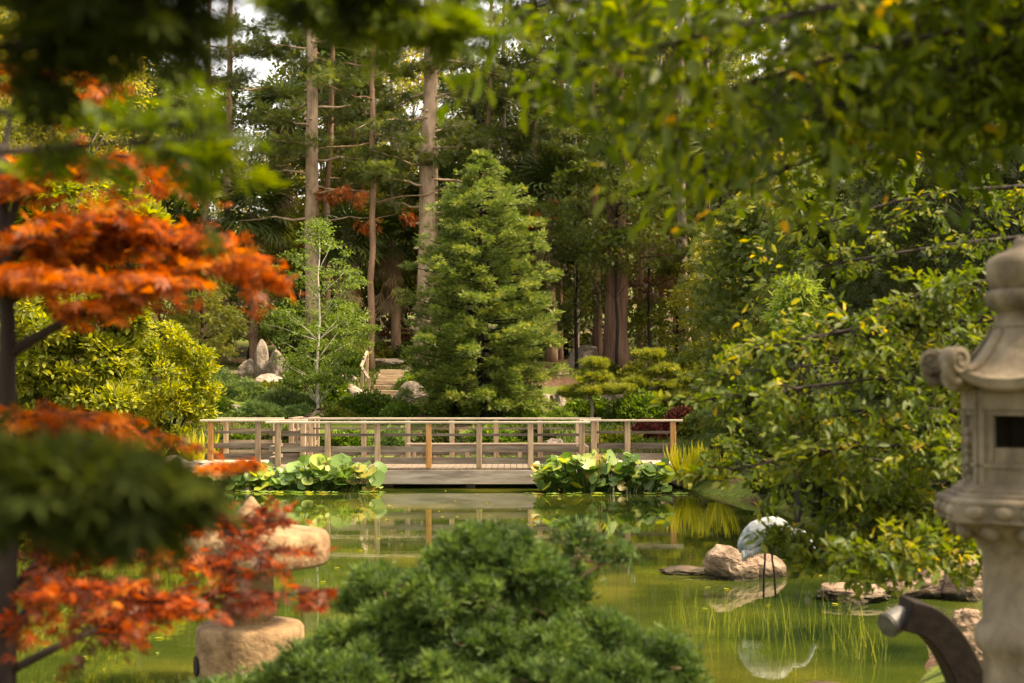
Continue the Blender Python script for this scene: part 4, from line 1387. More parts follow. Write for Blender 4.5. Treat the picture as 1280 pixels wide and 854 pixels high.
# orange maple, trunk at the left edge of the view
Ym = 5.0
tb_ = P(4, 900, Ym); tb_[2] = gz(tb_[0], Ym)
orange_limbs = [
    dict(pts=pl((8, 445, Ym), (75, 405, Ym), (140, 378, Ym - .1), (225, 330, Ym - .1), (335, 350, Ym)), r=.022, n=72, w=.22, t0=.3),
    dict(pts=pl((8, 380, Ym), (80, 330, Ym + .1), (170, 300, Ym), (300, 318, Ym - .1)), r=.02, n=98, w=.26, t0=.1),
    dict(pts=pl((6, 330, Ym), (60, 290, Ym - .2), (140, 275, Ym - .1), (250, 300, Ym)), r=.02, n=91, w=.26, t0=.1),
    dict(pts=pl((4, 300, Ym), (30, 240, Ym), (80, 210, Ym), (160, 195, Ym), (205, 230, Ym)), r=.016, n=53, w=.2, t0=.15),
    dict(pts=pl((4, 360, Ym), (20, 340, Ym - .4), (90, 350, Ym - .5), (200, 350, Ym - .3)), r=.018, n=85, w=.26, t0=.05),
    dict(pts=pl((2, 220, Ym), (20, 120, Ym + .2), (60, 85, Ym + .2), (130, 120, Ym + .2)), r=.012, n=29, w=.2, t0=.3),
    # lower red sprays before the mushroom lantern
    dict(pts=pl((14, 838, Ym), (80, 805, Ym), (150, 775, Ym + .2), (230, 745, Ym + .3), (400, 742, Ym + .6)), r=.017, n=67, w=.20, t0=.35, vz=.34, mat="maple_red"),
    dict(pts=pl((10, 800, Ym), (60, 720, Ym + .1), (100, 680, Ym + .2), (200, 700, Ym + .4), (330, 690, Ym + .5)), r=.018, n=78, w=.22, t0=.25, vz=.34, mat="maple_red"),
    dict(pts=pl((10, 790, Ym), (60, 745, Ym - .2), (130, 740, Ym - .2), (220, 760, Ym - .1)), r=.014, n=63, w=.22, t0=.1, vz=.34, mat="maple_red"),
    dict(pts=pl((10, 740, Ym), (80, 680, Ym + .3), (200, 650, Ym + .6), (350, 655, Ym + .9)), r=.016, n=74, w=.20, t0=.45, vz=.34, mat="maple_red"),
    dict(pts=pl((6, 640, Ym), (40, 560, Ym), (110, 525, Ym), (220, 555, Ym + .1)), r=.014, n=46, w=.2, t0=.2),
    dict(pts=pl((6, 620, Ym), (20, 540, Ym - .2), (60, 515, Ym - .2), (150, 535, Ym - .2)), r=.014, n=32, w=.2, t0=.15),
    dict(pts=pl((6, 660, Ym), (120, 610, Ym + .2), (220, 590, Ym + .5), (310, 580, Ym + .7)), r=.01, n=15, w=.10, t0=.8),
]
twig_tree("maple_tree", "Japanese maple with orange and red leaves and a dark trunk at the left edge", tb_,
          [tb_ - np.array([0, 0, .2]), P(6, 780, Ym), P(10, 640, Ym), P(8, 500, Ym), P(10, 420, Ym), P(4, 320, Ym), P(0, 180, Ym)],
          orange_limbs, "maple_orange", "bark_dark", T_MAPLE, .038, 71, trunk_r=.045, per=14, spread=.07, flat=.10, droop=.16)

# green maple with shade in its leaf colour, close to the camera, upper left; trunk stands left of the view
Yd = 2.1
db = np.array([-1.7, 2.3, gz(-1.7, 2.3)])
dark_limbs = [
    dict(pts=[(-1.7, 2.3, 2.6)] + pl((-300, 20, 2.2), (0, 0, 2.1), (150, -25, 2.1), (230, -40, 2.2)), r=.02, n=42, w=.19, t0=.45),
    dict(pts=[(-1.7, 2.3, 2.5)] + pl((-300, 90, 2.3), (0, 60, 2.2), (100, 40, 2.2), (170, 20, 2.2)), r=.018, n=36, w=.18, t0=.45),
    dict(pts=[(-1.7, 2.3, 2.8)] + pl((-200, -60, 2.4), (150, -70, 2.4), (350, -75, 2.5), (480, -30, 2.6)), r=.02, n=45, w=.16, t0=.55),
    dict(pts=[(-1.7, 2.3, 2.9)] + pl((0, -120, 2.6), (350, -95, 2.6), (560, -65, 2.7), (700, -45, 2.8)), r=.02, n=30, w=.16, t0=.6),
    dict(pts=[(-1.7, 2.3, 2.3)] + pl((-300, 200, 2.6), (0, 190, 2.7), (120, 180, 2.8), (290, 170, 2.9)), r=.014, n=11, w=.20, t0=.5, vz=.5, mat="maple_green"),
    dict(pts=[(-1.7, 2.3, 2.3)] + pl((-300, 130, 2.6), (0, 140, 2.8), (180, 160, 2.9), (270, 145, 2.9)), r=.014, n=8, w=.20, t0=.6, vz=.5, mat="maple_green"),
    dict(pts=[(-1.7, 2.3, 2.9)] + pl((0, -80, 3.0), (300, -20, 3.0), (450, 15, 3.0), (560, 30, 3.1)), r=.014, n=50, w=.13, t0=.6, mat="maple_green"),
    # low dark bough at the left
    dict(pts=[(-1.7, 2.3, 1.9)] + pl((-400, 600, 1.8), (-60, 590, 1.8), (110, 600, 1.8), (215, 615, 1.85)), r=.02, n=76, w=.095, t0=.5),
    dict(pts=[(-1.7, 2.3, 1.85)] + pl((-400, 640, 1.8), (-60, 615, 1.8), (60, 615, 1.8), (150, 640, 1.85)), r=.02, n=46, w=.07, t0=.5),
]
twig_tree("maple_tree", "green maple leaves darkened with painted shade hanging close and blurred across the upper left", db,
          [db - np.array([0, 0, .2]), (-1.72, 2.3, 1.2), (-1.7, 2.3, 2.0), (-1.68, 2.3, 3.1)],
          dark_limbs, "maple_shaded", "bark_dark", T_MAPLE, .05, 72, trunk_r=.08, per=14, spread=.05, flat=.4, droop=.25)

# oak like leaves hanging from the upper right
ob = np.array([3.3, 4.4, gz(3.3, 4.4)])
oak_limbs = []
rso = np.random.RandomState(9)
for (x0, y0, x1, y1, Y, n) in [(1500, -80, 640, 10, 3.6, 52), (1500, -40, 690, 90, 3.7, 64), (1500, 0, 780, 150, 3.9, 58), (1500, -60, 900, -10, 4.2, 65),
                               (1500, 30, 860, 200, 4.3, 64), (1500, 40, 960, 120, 4.6, 78), (1500, -10, 1000, 40, 4.4, 78), (1500, 60, 1080, 160, 4.8, 72),
                               (1500, -120, 760, -60, 4.0, 58), (1500, 80, 1150, 170, 4.4, 49), (1500, -130, 1000, -30, 4.6, 72), (1500, 60, 890, 250, 4.6, 26)]:
    xm, ym = (x0 + x1) / 2, (y0 + y1) / 2 - 25
    oak_limbs.append(dict(pts=[(3.3, 4.4, 3.2 + rso.uniform(-.2, .6))] + pl((x0, y0, (Y + 4.4) / 2), (xm, ym, Y), (x1, y1, Y)), r=.022, n=n, w=.30, t0=.38, vz=.5))
for (x, y, z, n) in ((2.0, 3.0, 4.6, 70), (1.4, 2.2, 4.4, 70), (2.4, 1.6, 4.5, 70), (1.2, 1.2, 4.2, 60), (4.0, 4.2, 5.0, 70), (4.4, 5.0, 4.6, 60), (3.6, 5.4, 5.2, 50), (0.6, 2.0, 5.0, 50)):  # unseen limbs added overhead to shade the near bough and lantern
    oak_limbs.append(dict(pts=[(3.3, 4.4, 3.8), ((3.3 + x) / 2, (4.4 + y) / 2, z - .2), (x, y, z)], r=.03, n=n, w=.7, t0=.4, vz=.4))
twig_tree("oak_tree", "green oak with hanging leaves and a few yellow ones across the upper right", ob,
          [ob - np.array([0, 0, .2]), (3.35, 4.4, 1.6), (3.3, 4.4, 2.8), (3.25, 4.4, 4.2)],
          oak_limbs, "oak", "bark_dark", T_OVAL, .060, 73, trunk_r=.14, per=14, spread=.14, flat=.5, droop=.45)

# camellia whose boughs arch over the water from the right
Yc = 9.0
cb = np.array([4.0, 9.2, gz(4.0, 9.2)])
cam_limbs = [
    dict(pts=[(4.0, 9.2, 1.6)] + pl((1320, 610, 9.6), (1180, 590, 9.8), (1040, 570, 9.8), (880, 585, 9.8)), r=.03, n=70, w=.4, t0=.35, vz=.5),
    dict(pts=[(4.0, 9.2, 1.3)] + pl((1300, 680, 9.4), (1200, 665, 9.4), (1120, 660, 9.4), (1040, 690, 9.4)), r=.02, n=60, w=.34, t0=.3, vz=.6),
    dict(pts=[(4.0, 9.2, 3.0)] + pl((1340, 240, 10.5), (1250, 235, 10.5), (1130, 250, 10.4), (1000, 290, 10.4)), r=.03, n=38, w=.5, t0=.25, vz=.6),
    dict(pts=[(4.0, 9.2, 2.9)] + pl((1340, 300, 10.8), (1240, 300, 10.8), (1100, 320, 10.6), (960, 345, 10.6)), r=.03, n=40, w=.5, t0=.25, vz=.6),
    dict(pts=[(4.0, 9.2, 2.9)] + pl((1360, 330, 11.2), (1260, 390, 11), (1120, 440, 10.8), (900, 470, 10.6)), r=.03, n=50, w=.5, t0=.2, vz=.7),
    dict(pts=[(4.0, 9.2, 3.0)] + pl((1340, 180, 11.5), (1230, 160, 11.5), (1080, 190, 11.5), (960, 240, 11.5)), r=.03, n=34, w=.55, t0=.25, vz=.6),
    dict(pts=[(4.0, 9.2, 2.3)] + pl((1300, 402, Yc), (1200, 405, Yc), (1100, 408, Yc), (1000, 425, Yc), (930, 440, Yc)), r=.035, n=66, w=.42, t0=.3, vz=.5),
    dict(pts=[(4.0, 9.2, 2.3)] + pl((1320, 470, Yc), (1180, 470, Yc), (1040, 480, Yc - .3), (880, 500, Yc)), r=.03, n=72, w=.42, t0=.25, vz=.5),
    dict(pts=[(4.0, 9.2, 1.9)] + pl((1320, 560, Yc), (1180, 560, Yc - .4), (1060, 560, Yc - .4), (900, 590, Yc - .2)), r=.03, n=82, w=.42, t0=.2, vz=.5),
    dict(pts=[(4.0, 9.2, 1.3)] + pl((1320, 690, Yc), (1200, 692, Yc), (1100, 680, Yc), (1040, 695, Yc), (1000, 680, Yc), (978, 664, Yc)), r=.034, n=46, w=.22, t0=.25, vz=.5),
    dict(pts=[(4.0, 9.2, 1.3)] + pl((1300, 650, Yc), (1180, 640, Yc), (1090, 625, Yc), (1020, 606, Yc)), r=.028, n=64, w=.32, t0=.2, vz=.6),
    dict(pts=[(4.0, 9.2, 1.1)] + pl((1300, 690, Yc), (1180, 690, Yc - .5), (1130, 690, Yc - .8), (1070, 690, Yc - 1)), r=.02, n=64, w=.30, t0=.4, vz=.5),
    dict(pts=[(4.0, 9.2, 2.0)] + pl((1320, 520, Yc + .4), (1200, 515, Yc + .4), (1100, 510, Yc + .3), (1000, 530, Yc + .3)), r=.03, n=72, w=.42, t0=.15, vz=.6),
    dict(pts=[(4.0, 9.2, 2.6)] + pl((1320, 340, Yc), (1250, 350, Yc), (1180, 360, Yc), (1120, 380, Yc)), r=.03, n=38, w=.38, t0=.3, vz=.6),
    dict(pts=[(4.0, 9.2, 1.7)] + pl((1320, 600, Yc + .3), (1240, 600, Yc + .3), (1140, 610, Yc + .2), (1050, 640, Yc)), r=.03, n=66, w=.36, t0=.15, vz=.6),
]
twig_tree("camellia_tree", "arching camellia with glossy yellow tipped leaves hanging over the water at right", cb,
          [cb - np.array([0, 0, .3]), (4.02, 9.2, 1.2), (3.98, 9.2, 2.2), (4.0, 9.2, 3.2)],
          cam_limbs, "camellia", "bark_dark", T_OVAL, .062, 74, trunk_r=.10, per=22, spread=.11, flat=.6, droop=.25, clus=2.2)


# ------------------------------------------------------------------ juniper pine in the foreground
def front_pine():
    rs = np.random.RandomState(88)
    Yp = 6.4
    b = P(610, 990, Yp); b[2] = gz(b[0], b[1])
    root = empty("juniper_pine", b, "low spreading green juniper pine in the centre foreground before the water", "shrub")
    pads = [(600, 694, 84, 34, 0), (652, 712, 76, 22, .1), (556, 714, 70, 22, .0), (704, 728, 44, 16, .3), (560, 742, 104, 30, -.1), (640, 744, 70, 22, .1), (500, 766, 84, 26, .0),
            (470, 745, 60, 26, .2), (688, 764, 48, 16, .2), (764, 800, 58, 18, .0), (812, 824, 58, 20, -.1), (836, 846, 60, 22, 0), (690, 812, 80, 26, -.2), (596, 806, 80, 28, -.2),
            (500, 815, 90, 36, -.1), (436, 812, 60, 26, .0), (392, 836, 60, 22, -.1), (330, 868, 70, 24, 0), (268, 872, 50, 20, .1), (450, 850, 100, 34, -.3), (560, 850, 100, 34, -.3),
            (680, 850, 110, 34, -.3), (780, 850, 90, 34, -.2), (640, 770, 70, 26, .3)]
    tb = MB()
    tr = spline([(0, 0, -.2), (.05, 0, .25), (-.05, .05, .6), (.03, 0, .95)], 12)
    tb.tube(tr, np.linspace(.075, .03, 12), 9, .08)
    Cs = []; Rr = []
    for (px, py, wp, hp, dy) in pads:
        s = Yp / F
        c = P(px, py, Yp + dy) - b
        k = int(np.argmin(np.abs(tr[:, 2] - (c[2] - .12))))
        tb.tube(bez(tr[k], c - np.array([0, 0, hp * s * .4]), 7, -.03, .02, rs), np.linspace(.022, .006, 7), 6)
        n = int(wp * hp / 13)
        u = rs.normal(0, .5, (n, 3)).clip(-1.1, 1.1)
        dome = np.sqrt(np.clip(1 - u[:, 0] ** 2 * .8 - u[:, 1] ** 2 * .8, .05, 1))
        q = np.stack([u[:, 0] * wp * s * .55, u[:, 1] * wp * s * .55, (dome - .6) * hp * s * 1.3 * rs.uniform(.1, 1.1, n) + rs.normal(0, .025, n)], -1)
        for c2 in (c + q)[::3]:
            tb.tube(bez(c - np.array([0, 0, hp * s * .3]), c2, 4, 0, .01, rs), [.006, .005, .004, .002], 4)
        Cs.append(c + q)
    # the thin bare twigs at its upper right
    for pts in ([(690, 720), (720, 700), (735, 690), (740, 660)], [(700, 745), (740, 712), (770, 700), (782, 684)], [(730, 700), (760, 705), (790, 690)], [(715, 712), (722, 690), (712, 672)]):
        tb.tube(spline([P(x, y, Yp + .25) - b for x, y in pts], 9), np.linspace(.010, .003, 9), 5)
    tb.build("trunk", M["bark_brown"], root, smooth=True)
    C = np.vstack(Cs)
    sub = C[::5] + rs.normal(0, .018, (len(C[::5]), 3))
    p_, d_, r_ = clump_leaves(sub, .07 * rs.uniform(.6, 1.35, len(sub)), 56, rs, flat=.75, outward=.9, droop=-.6, shell=.15)
    leaves("crown", p_, d_, .044 * rs.uniform(.7, 1.3, len(p_)), T_TUFT, r_, M["juniper"], root, rs=rs)
    tw = np.vstack([P(x, y, Yp + .25) - b + rs.normal(0, .03, (26, 3)) for x, y in ((735, 672), (742, 690), (775, 690), (760, 700), (715, 675), (728, 660), (785, 695), (700, 668), (712, 690))])
    leaves("twig_needles", tw, rdir(len(tw), rs) + np.array([0, 0, .6]), .05, T_TUFT, rs.uniform(0, .7, len(tw)), M["juniper"], root, rs=rs)


front_pine()


# ------------------------------------------------------------------ mushroom lantern (left)
def mushroom_lantern():
    Yl = 10.6
    b = P(313, 780, Yl); b[2] = 0
    s = Yl / F
    root = empty("stone_lantern", b, "broad mushroom shaped stone lantern standing in the pond behind red maple leaves", "stone lantern")

    def Z(py):
        return P(313, py, Yl)[2]
    r = 66 * s
    zb, zt = -.6, Z(779)
    ped = MB()
    ped.lathe([(r, zb), (r * 1.01, zt - .10), (r, zt - .03), (r * .95, zt - .005), (r * .6, zt + .004), (.001, zt + .006)], 40)
    pb = ped.build("pedestal", M["stone_mush"], root, smooth=True)
    pd = MB()
    hx = P(252, 828, Yl)[0] - b[0]
    a = math.atan2(-math.sqrt(max(r * r - hx * hx, .01)), hx)
    c = np.array([math.cos(a) * r, math.sin(a) * r, Z(828)])
    n_ = np.array([math.cos(a), math.sin(a), 0])
    pd.tube([c - n_ * .05, c + n_ * .012], [.075, .075], 16)
    pd.build("drain_hole", M["black"], pb)
    rc = 31 * s
    MB().lathe([(rc * .86, zt), (rc * .9, Z(772)), (rc * 1.05, Z(768)), (rc * 1.06, Z(745)), (rc * .92, Z(740)), (rc * .88, Z(705)), (rc * .9, Z(700))], 32).build("column", M["stone_mush"], root, smooth=True)
    R = 96 * s
    z0, z1 = Z(705), Z(662)
    h = z1 - z0
    cap = MB()
    cap.lathe([(.001, z0 + .02), (R * .5, z0 + .02), (R * .955, z0), (R * .985, z0 + .08 * h), (R * 1.0, z0 + .3 * h), (R * 1.0, z0 + .62 * h), (R * .985, z0 + .82 * h), (R * .945, z0 + .95 * h),
               (R * .8, z0 + 1.0 * h), (R * .5, z0 + 1.10 * h), (R * .25, z0 + 1.19 * h), (.001, z0 + 1.22 * h)], 56,
              mod=lambda t, z: 1 + .012 * math.sin(5 * t + 1) + .008 * math.sin(11 * t))
    cap.build("cap_stone", M["stone_mush"], root, smooth=True)
    f = MB()
    zf = z0 + 1.17 * h
    rf = 20 * s
    f.lathe([(rf * 1.0, zf - .02), (rf * 1.05, zf + .04), (rf * .9, zf + .09), (rf * .5, zf + .14), (rf * .15, Z(622)), (.001, Z(620))], 24)
    f.build("finial", M["stone_mush"], root, smooth=True)


mushroom_lantern()


# ------------------------------------------------------------------ carved hexagonal lantern (right)
def hex_r(th, ph):
    """radius of a unit hexagon whose corner sits at angle ph"""
    a = (th - ph) % (math.pi / 3) - math.pi / 6
    return math.cos(math.pi / 6) / math.cos(a)


def carved_lantern():
    Yl = 5.6
    s = Yl / F
    ax = P(1283, 600, Yl)
    root = empty("stone_lantern", (ax[0], Yl, gz(ax[0], Yl)), "tall carved hexagonal stone lantern with scrolled roof corners at the right edge", "stone lantern")
    gz0 = root.location.z

    def Z(py):
        return P(1283, py, Yl)[2] - gz0
    PH = math.radians(205)
    st_ = M["stone_lantern"]
    # column
    rc = 54 * s
    MB().lathe([(rc * 1.5, -.1), (rc * 1.5, .12), (rc * 1.2, .16), (rc * 1.02, .2), (rc, Z(830)), (rc * 1.03, Z(818)), (rc * 1.16, Z(810)), (rc * 1.2, Z(797)), (rc * 1.14, Z(783)),
                (rc * 1.01, Z(776)), (rc * .99, Z(720)), (rc * 1.0, Z(690)), (rc * 1.09, Z(686)), (rc * 1.1, Z(682))], 48).build("column", st_, root, smooth=True)
    # lotus underside
    lo = MB()
    zs = [(1.05, 684), (1.12, 676), (1.35, 664), (1.62, 654), (1.80, 649)]
    lo.lathe([(rc * k, Z(y)) for k, y in zs], 72, mod=lambda t, z: 1 + .035 * abs(math.sin((t - PH) * 3 * 1.0)) ** .5)
    pet = lo
    for k in range(12):
        a = PH + k * math.pi / 6 + math.pi / 12
        for q in range(1):
            r1 = rc * 1.5
            c = np.array([math.cos(a) * r1, math.sin(a) * r1, Z(662)])
            d = np.array([math.cos(a), math.sin(a), .9])
            pet.tube([c - nrm(d) * .035, c - nrm(d) * .012, c + nrm(d) * .02, c + nrm(d) * .045], [.012, .034, .036, .01], 10)
    pet.build("lotus_base", st_, root, smooth=True)
    # platform and steps
    plat = MB()
    Rp = 114 * s

    def hexslab(mb, prof):
        n = 6
        V = []
        for (r, z) in prof:
            for k in range(6):
                a = PH + k * math.pi / 3
                V.append([r * math.cos(a), r * math.sin(a), z])
        m = len(prof)
        Q = [[i * 6 + j, i * 6 + (j + 1) % 6, (i + 1) * 6 + (j + 1) % 6, (i + 1) * 6 + j] for i in range(m - 1) for j in range(6)]
        V += [[0, 0, prof[0][1]], [0, 0, prof[-1][1]]]
        for j in range(6):
            Q.append([6 * m, (j + 1) % 6, j, j])
            Q.append([6 * m + 1, (m - 1) * 6 + j, (m - 1) * 6 + (j + 1) % 6, (m - 1) * 6 + (j + 1) % 6])
        mb.add(V, Q)
    hexslab(plat, [(Rp * .97, Z(651)), (Rp, Z(649)), (Rp, Z(622)), (Rp * .97, Z(620)), (Rp * .90, Z(620)), (Rp * .90, Z(615)), (Rp * .82, Z(614.8)), (Rp * .82, Z(609)), (Rp * .76, Z(608.8)), (Rp * .76, Z(604))])
    po = plat.build("platform", st_, root, bevel=.003)
    bo = MB()
    apo = Rp * math.cos(math.pi / 6)
    for k in range(6):
        a = PH + math.pi / 6 + k * math.pi / 3
        n_ = np.array([math.cos(a), math.sin(a), 0]); t_ = np.array([-math.sin(a), math.cos(a), 0])
        for u in (-.29, 0, .29):
            c = n_ * apo + t_ * Rp * u + np.array([0, 0, Z(636)])
            n2 = 14
            th = np.linspace(0, 2 * np.pi, n2, endpoint=False)
            V = []
            for (rr, hh) in ((1, 0), (.93, .35), (.65, .75), (.3, .95), (.02, 1)):
                for t in th:
                    V.append(c + t_ * math.cos(t) * rr * .042 + np.array([0, 0, 1]) * math.sin(t) * rr * .028 + n_ * (hh * .022))
            Q = [[i * n2 + j, i * n2 + (j + 1) % n2, (i + 1) * n2 + (j + 1) % n2, (i + 1) * n2 + j] for i in range(4) for j in range(n2)]
            bo.add(V, Q)
        for zz in (Z(625), Z(647)):
            bo.bar(n_ * (apo + .001) - t_ * Rp * .46 + np.array([0, 0, zz]), n_ * (apo + .001) + t_ * Rp * .46 + np.array([0, 0, zz]), .008, .008)
    bo.build("carved_bosses", st_, po, smooth=True)
    # fire box: six walls with real openings
    Rb = 77 * s
    z0, z1 = Z(604), Z(486)
    fb = MB(); inner = MB()
    ap = Rb * math.cos(math.pi / 6)
    for k in range(6):
        a = PH + math.pi / 6 + k * math.pi / 3
        n_ = np.array([math.cos(a), math.sin(a), 0]); t_ = np.array([-math.sin(a), math.cos(a), 0]); zv = np.array([0, 0, 1.0])
        W = Rb / 2

        def panel(u0, u1, w0, w1, d0, d1, mb=fb):
            V = [n_ * (ap + d) + t_ * u + zv * z for d in (d0, d1) for u in (u0, u1) for z in (w0, w1)]
            mb.add(V, [[0, 1, 3, 2], [4, 6, 7, 5], [0, 4, 5, 1], [2, 3, 7, 6], [0, 2, 6, 4], [1, 5, 7, 3]])
        wz0, wz1 = Z(558), Z(519)
        u0 = W * .52
        panel(-W, W, z0, wz0, -.03, 0)
        panel(-W, W, wz1, z1, -.03, 0)
        if k != 0:
            panel(-u0, u0, wz0, wz1, -.03, -.008)
        panel(-W, -u0, wz0, wz1, -.03, 0)
        panel(u0, W, wz0, wz1, -.03, 0)
        # raised frames
        for (ua, ub, wa, wb) in ((-W * .98, W * .98, z0, z0 + .012), (-W * .98, W * .98, Z(583), Z(578)), (-W * .98, W * .98, Z(512), z1 - .001), (-W * .98, -W * .8, z0 + .012, Z(512)), (W * .8, W * .98, z0 + .012, Z(512)),
                                 (-u0 - .012, -u0 - .002, Z(576), Z(515)), (u0 + .002, u0 + .012, Z(576), Z(515)), (-u0 - .012, u0 + .012, wz1 + .001, wz1 + .009)):
            panel(ua, ub, wa, wb, .0005, .011)
        if k in (3, 5):
            for zz, rr in ((540, .020), (552, .027), (565, .02), (576, .024), (588, .018)):
                c = n_ * (ap + .008) + zv * Z(zz)
                fb.tube([c - n_ * .01, c + n_ * .012, c + n_ * .02], [rr, rr * .9, rr * .3], 10)
    fo = fb.build("fire_box", st_, root, bevel=.0015)
    hexslab(inner, [(Rb * .80, z0 + .002), (Rb * .80, z0 + .012)])
    inner.build("fire_box_floor", st_, fo)
    # roof
    roof = MB()
    Rr = 106 * s
    nt, nr = 72, 14
    ztop, zeave = Z(406), Z(474)
    V = []
    for i in range(nr):
        t = i / (nr - 1)
        for j in range(nt):
            th = PH + 2 * math.pi * j / nt
            hr = hex_r(th, PH)
            corner = max(0.0, (hr - .866) / .134) ** 1.5
            r = (.33 + .67 * t) * Rr * (1 + (hr - 1) * min(1, t * 1.6 + .15)) * (1 + .05 * corner * t)
            z = ztop + (zeave - ztop) * (1 - (1 - t) ** 1.9) + .050 * corner * t ** 4
            V.append([r * math.cos(th), r * math.sin(th), z])
    m = nr
    edge = V[-nt:]
    for (kk, dz) in ((1.0, -.034), (.97, -.044), (.72, -.05)):
        for (x_, y_, z_) in edge:
            V.append([x_ * kk, y_ * kk, z_ + dz])
        m += 1
    Q = [[i * nt + j, i * nt + (j + 1) % nt, (i + 1) * nt + (j + 1) % nt, (i + 1) * nt + j] for i in range(m - 1) for j in range(nt)]
    V += [[0, 0, ztop], [0, 0, zeave - .05]]
    for j in range(nt):
        Q.append([len(V) - 2, (j + 1) % nt, j, j])
        Q.append([len(V) - 1, (m - 1) * nt + j, (m - 1) * nt + (j + 1) % nt, (m - 1) * nt + (j + 1) % nt])
    roof.add(V, Q)
    ro = roof.build("roof", st_, root, smooth=True)
    ro.data.set_sharp_from_angle(angle=math.radians(40)) if hasattr(ro.data, "set_sharp_from_angle") else None
    for k in range(6):
        a = PH + k * math.pi / 3
        n_ = np.array([math.cos(a), math.sin(a), 0]); t_ = np.array([-math.sin(a), math.cos(a), 0])
        sc = MB()
        line = []
        for t in np.linspace(.06, 1.0, 12):
            r = (.33 + .67 * t) * Rr * (1 + .05 * t)
            z = ztop + (zeave - ztop) * (1 - (1 - t) ** 1.9) + .050 * t ** 4
            line.append(n_ * r + np.array([0, 0, z + .004]))
        sc.tube(line, np.linspace(.014, .021, 12), 10)
        # scroll: a spiral band rolled at the corner
        ctr = line[-1] + n_ * .008 + np.array([0, 0, .018])
        sc.tube([ctr - t_ * .034, ctr - t_ * .03, ctr + t_ * .03, ctr + t_ * .034], [.046, .052, .052, .046], 28)
        spi = []
        for sd in (-1, 1):
            spi = [ctr + t_ * sd * .034 + (n_ * math.cos(an) + np.array([0, 0, 1]) * math.sin(an)) * rr
                   for an, rr in zip(np.linspace(-1.6, 8.2, 40), np.linspace(.046, .006, 40))]
            sc.tube(spi, np.linspace(.009, .006, 40), 7)
        # lip that hangs under the scroll
        sc.tube([ctr + n_ * .030, ctr + n_ * .033 + np.array([0, 0, -.045]), ctr + n_ * .010 + np.array([0, 0, -.080]), ctr - n_ * .06 + np.array([0, 0, -.085])], [.022, .024, .024, .012], 12)
        sc.build("roof_scroll", st_, ro, smooth=True)
    # finial
    f = MB()
    k = s
    f.lathe([(38 * k, ztop - .01), (37 * k, Z(404)), (33 * k, Z(398)), (32 * k, Z(390)), (40 * k, Z(387)), (44 * k, Z(381)), (46 * k, Z(372)), (44 * k, Z(365)), (40 * k, Z(362))], 60,
            mod=lambda t, z: 1 + (.05 * abs(math.sin(t * 8)) if Z(388) < z < Z(363) else 0))
    f.lathe([(39 * k, Z(362.5)), (43 * k, Z(356)), (45.5 * k, Z(345)), (46 * k, Z(332)), (43 * k, Z(324)), (34 * k, Z(319)), (22 * k, Z(314)), (14 * k, Z(309)), (11.5 * k, Z(304)), (10 * k, Z(299)), (6 * k, Z(297)), (.001, Z(296.6))], 48)
    f.build("finial", st_, root, smooth=True)


carved_lantern()


# ------------------------------------------------------------------ crane statue
def crane():
    Yc_ = 15.2
    b = P(962, 746, Yc_); b[2] = 0
    root = empty("crane_statue", b, "blue grey crane statue with thin dark legs bending over in the water", "statue")
    s = Yc_ / F

    def L(px, py, dy=0):
        return P(px, py, Yc_ + dy) - b
    body = MB()
    line = spline([L(930, 692), L(933, 680), L(945, 666), (L(962, 660)), L(978, 661), L(990, 668)], 18)
    rad = np.interp(np.linspace(0, 1, 18), [0, .12, .4, .7, .9, 1], [.05, .085, .125, .12, .07, .035])
    body.tube(line, rad, 16, .015)
    bo = body.build("body", M["crane"], root, smooth=True)
    fe = MB()
    for i in range(11):
        a = L(929 + i * 2.3, 688 - i * .6, -.08 + .012 * i)
        e = a + np.array([-.005 + .003 * i, -.005, -.13 + .006 * i])
        fe.tube([a, (a + e) / 2, e], [.022, .018, .003], 6)
    fe.build("tail_feathers", M["crane"], bo, smooth=True)
    nk = MB()
    nl = spline([L(986, 667), L(996, 664), L(1006, 668), L(1013, 678), L(1017, 690)], 14)
    nk.tube(nl, np.interp(np.linspace(0, 1, 14), [0, .3, .85, .92, 1], [.05, .032, .025, .036, .02]), 10)
    nk.build("neck", M["crane"], root, smooth=True)
    MB().tube([L(1017, 690), L(1020, 706)], [.014, .003], 7).build("beak", M["dark_metal"], root, smooth=True)
    for (x0, x1) in ((956, 954), (965, 971)):
        MB().tube([L(x0, 683), L(x0 + .3, 700), L((x0 + x1) / 2, 716), L(x1, 748) - np.array([0, 0, .3])], [.016, .010, .012, .009], 7).build("leg", M["dark_metal"], root, smooth=True)


crane()


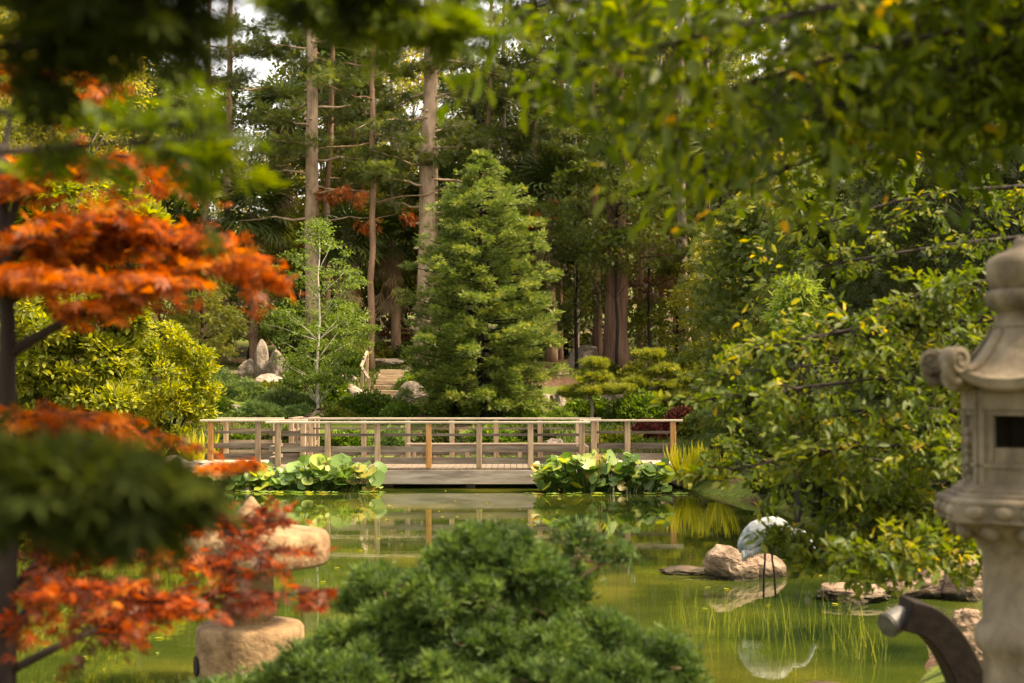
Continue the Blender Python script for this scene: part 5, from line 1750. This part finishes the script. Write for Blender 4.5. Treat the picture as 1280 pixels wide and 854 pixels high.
# ------------------------------------------------------------------ dark curved arm with round cap
def curved_arm():
    Ya = 7.0
    b = P(1200, 980, Ya); b[2] = gz(b[0], b[1])
    root = empty("curved_post", b, "dark arched metal arm ending in a short round grey cap left of the carved lantern", "garden fixture")
    line = spline([P(x, y, Ya) - b for x, y in ((1226, 1000), (1215, 880), (1203, 840), (1183, 802), (1158, 776), (1128, 766))], 26)
    tan = nrm(np.gradient(line, axis=0))
    yv = np.array([0, 1.0, 0])
    V = []
    w, h = .11, .075
    for p, t in zip(line, tan):
        u = nrm(np.cross(yv, t))
        for (i, j) in ((-1, -1), (1, -1), (1, 1), (-1, 1)):
            V.append(p + yv * i * w + u * j * h)
    Q = [[i * 4 + j, i * 4 + (j + 1) % 4, (i + 1) * 4 + (j + 1) % 4, (i + 1) * 4 + j] for i in range(len(line) - 1) for j in range(4)]
    n = len(line)
    Q += [[3, 2, 1, 0], [(n - 1) * 4, (n - 1) * 4 + 1, (n - 1) * 4 + 2, (n - 1) * 4 + 3]]
    MB().add(V, Q).build("arm", M["dark_metal"], root, bevel=.008)
    c = P(1124, 774, Ya) - b
    d = nrm(np.array([-.75, -.5, -.25]))
    hd = MB()
    hd.tube([c - d * .02, c + d * .085, c + d * .09], [.062, .062, .05], 24)
    ho = hd.build("end_cap", M["cap_metal"], root)
    MB().tube([c + d * .088, c + d * .095], [.056, .056], 24).build("cap_rim", M["cap_metal"], ho)
    MB().tube([c + np.array([.09, .0, .0]), c + d * .01], [.055, .058], 20).build("socket", M["dark_metal"], root)


curved_arm()

# ------------------------------------------------------------------ grass, floating leaves, blades imitating reflected streaks
def grass():
    rs = np.random.RandomState(3)
    n = 110000
    x = rs.uniform(-14, 16, n); y = rs.uniform(32, 60, n)
    patch = np.sin(x * .55 + 1.7 * np.sin(y * .31)) * np.sin(y * .47 + .8) + .5 * np.sin(x * 1.3 + y * .9)
    keep = (patch > np.interp(y, [36, 46, 52], [-.5, -.3, .15])) & (pond_sd(x, y) > .1)
    x, y = x[keep], y[keep]
    z = ground_z(x, y)
    m = len(x)
    d = rs.normal(0, .35, (m, 3)) + np.array([0, 0, 1.0])
    o = leaves("grass", np.stack([x, y, z], -1), d, rs.uniform(.08, .22, m), T_SLIM, rs.uniform(0, 1, m), M["grass"], None, roll=1.0, rs=rs)
    tag(o, "short green grass and moss tufts on the far bank behind the bridge", "grass", kind="stuff")


grass()


def fallen_leaves():
    rs = np.random.RandomState(12)
    n = 150
    x = rs.uniform(-7, 5, n); y = rs.uniform(11, 31, n)
    k = pond_sd(x, y) < -.2
    x, y = x[k], y[k]
    m = len(x)
    a = rs.uniform(0, 6.28, m)
    o = leaves("fallen_leaves", np.stack([x, y, np.full(m, .008)], -1), np.stack([np.cos(a), np.sin(a), 0 * a], -1), rs.uniform(.05, .10, m), T_OVAL, rs.uniform(.3, 1, m), M["niwaki"], None, roll=.05, rs=rs)
    tag(o, "small yellowed leaves scattered afloat over the open pond", "leaves", kind="stuff")


fallen_leaves()


def reflection_blades():  # blades added to imitate bright reflected streaks on the water
    rs = np.random.RandomState(21)
    c = np.stack([rs.uniform(1.5, 3.3, 34), rs.uniform(10.6, 14.2, 34)], -1)
    xy = (c[:, None] + rs.normal(0, .10, (34, 9, 2))).reshape(-1, 2)
    xy = xy[pond_sd(xy[:, 0], xy[:, 1]) < -.25]
    m = len(xy)
    d = rs.normal(0, .16, (m, 3)) + np.array([0, 0, 1.0])
    o = leaves("streak_blades", np.column_stack([xy, np.full(m, -.05)]), d, rs.uniform(.12, .42, m), T([(-.008, 0, 0), (.008, 0, 0), (.005, .6, .02), (-.005, .6, .02), (.001, 1, -.05), (-.001, 1, -.05)], [(0, 1, 2, 3), (3, 2, 4, 5)]),
               rs.uniform(0, 1, m), M["reflection_streak"], None, roll=1.0, rs=rs)
    tag(o, "thin green blades added for reflected streaks on the pond before the curved post", "streak_blades", kind="stuff")


reflection_blades()
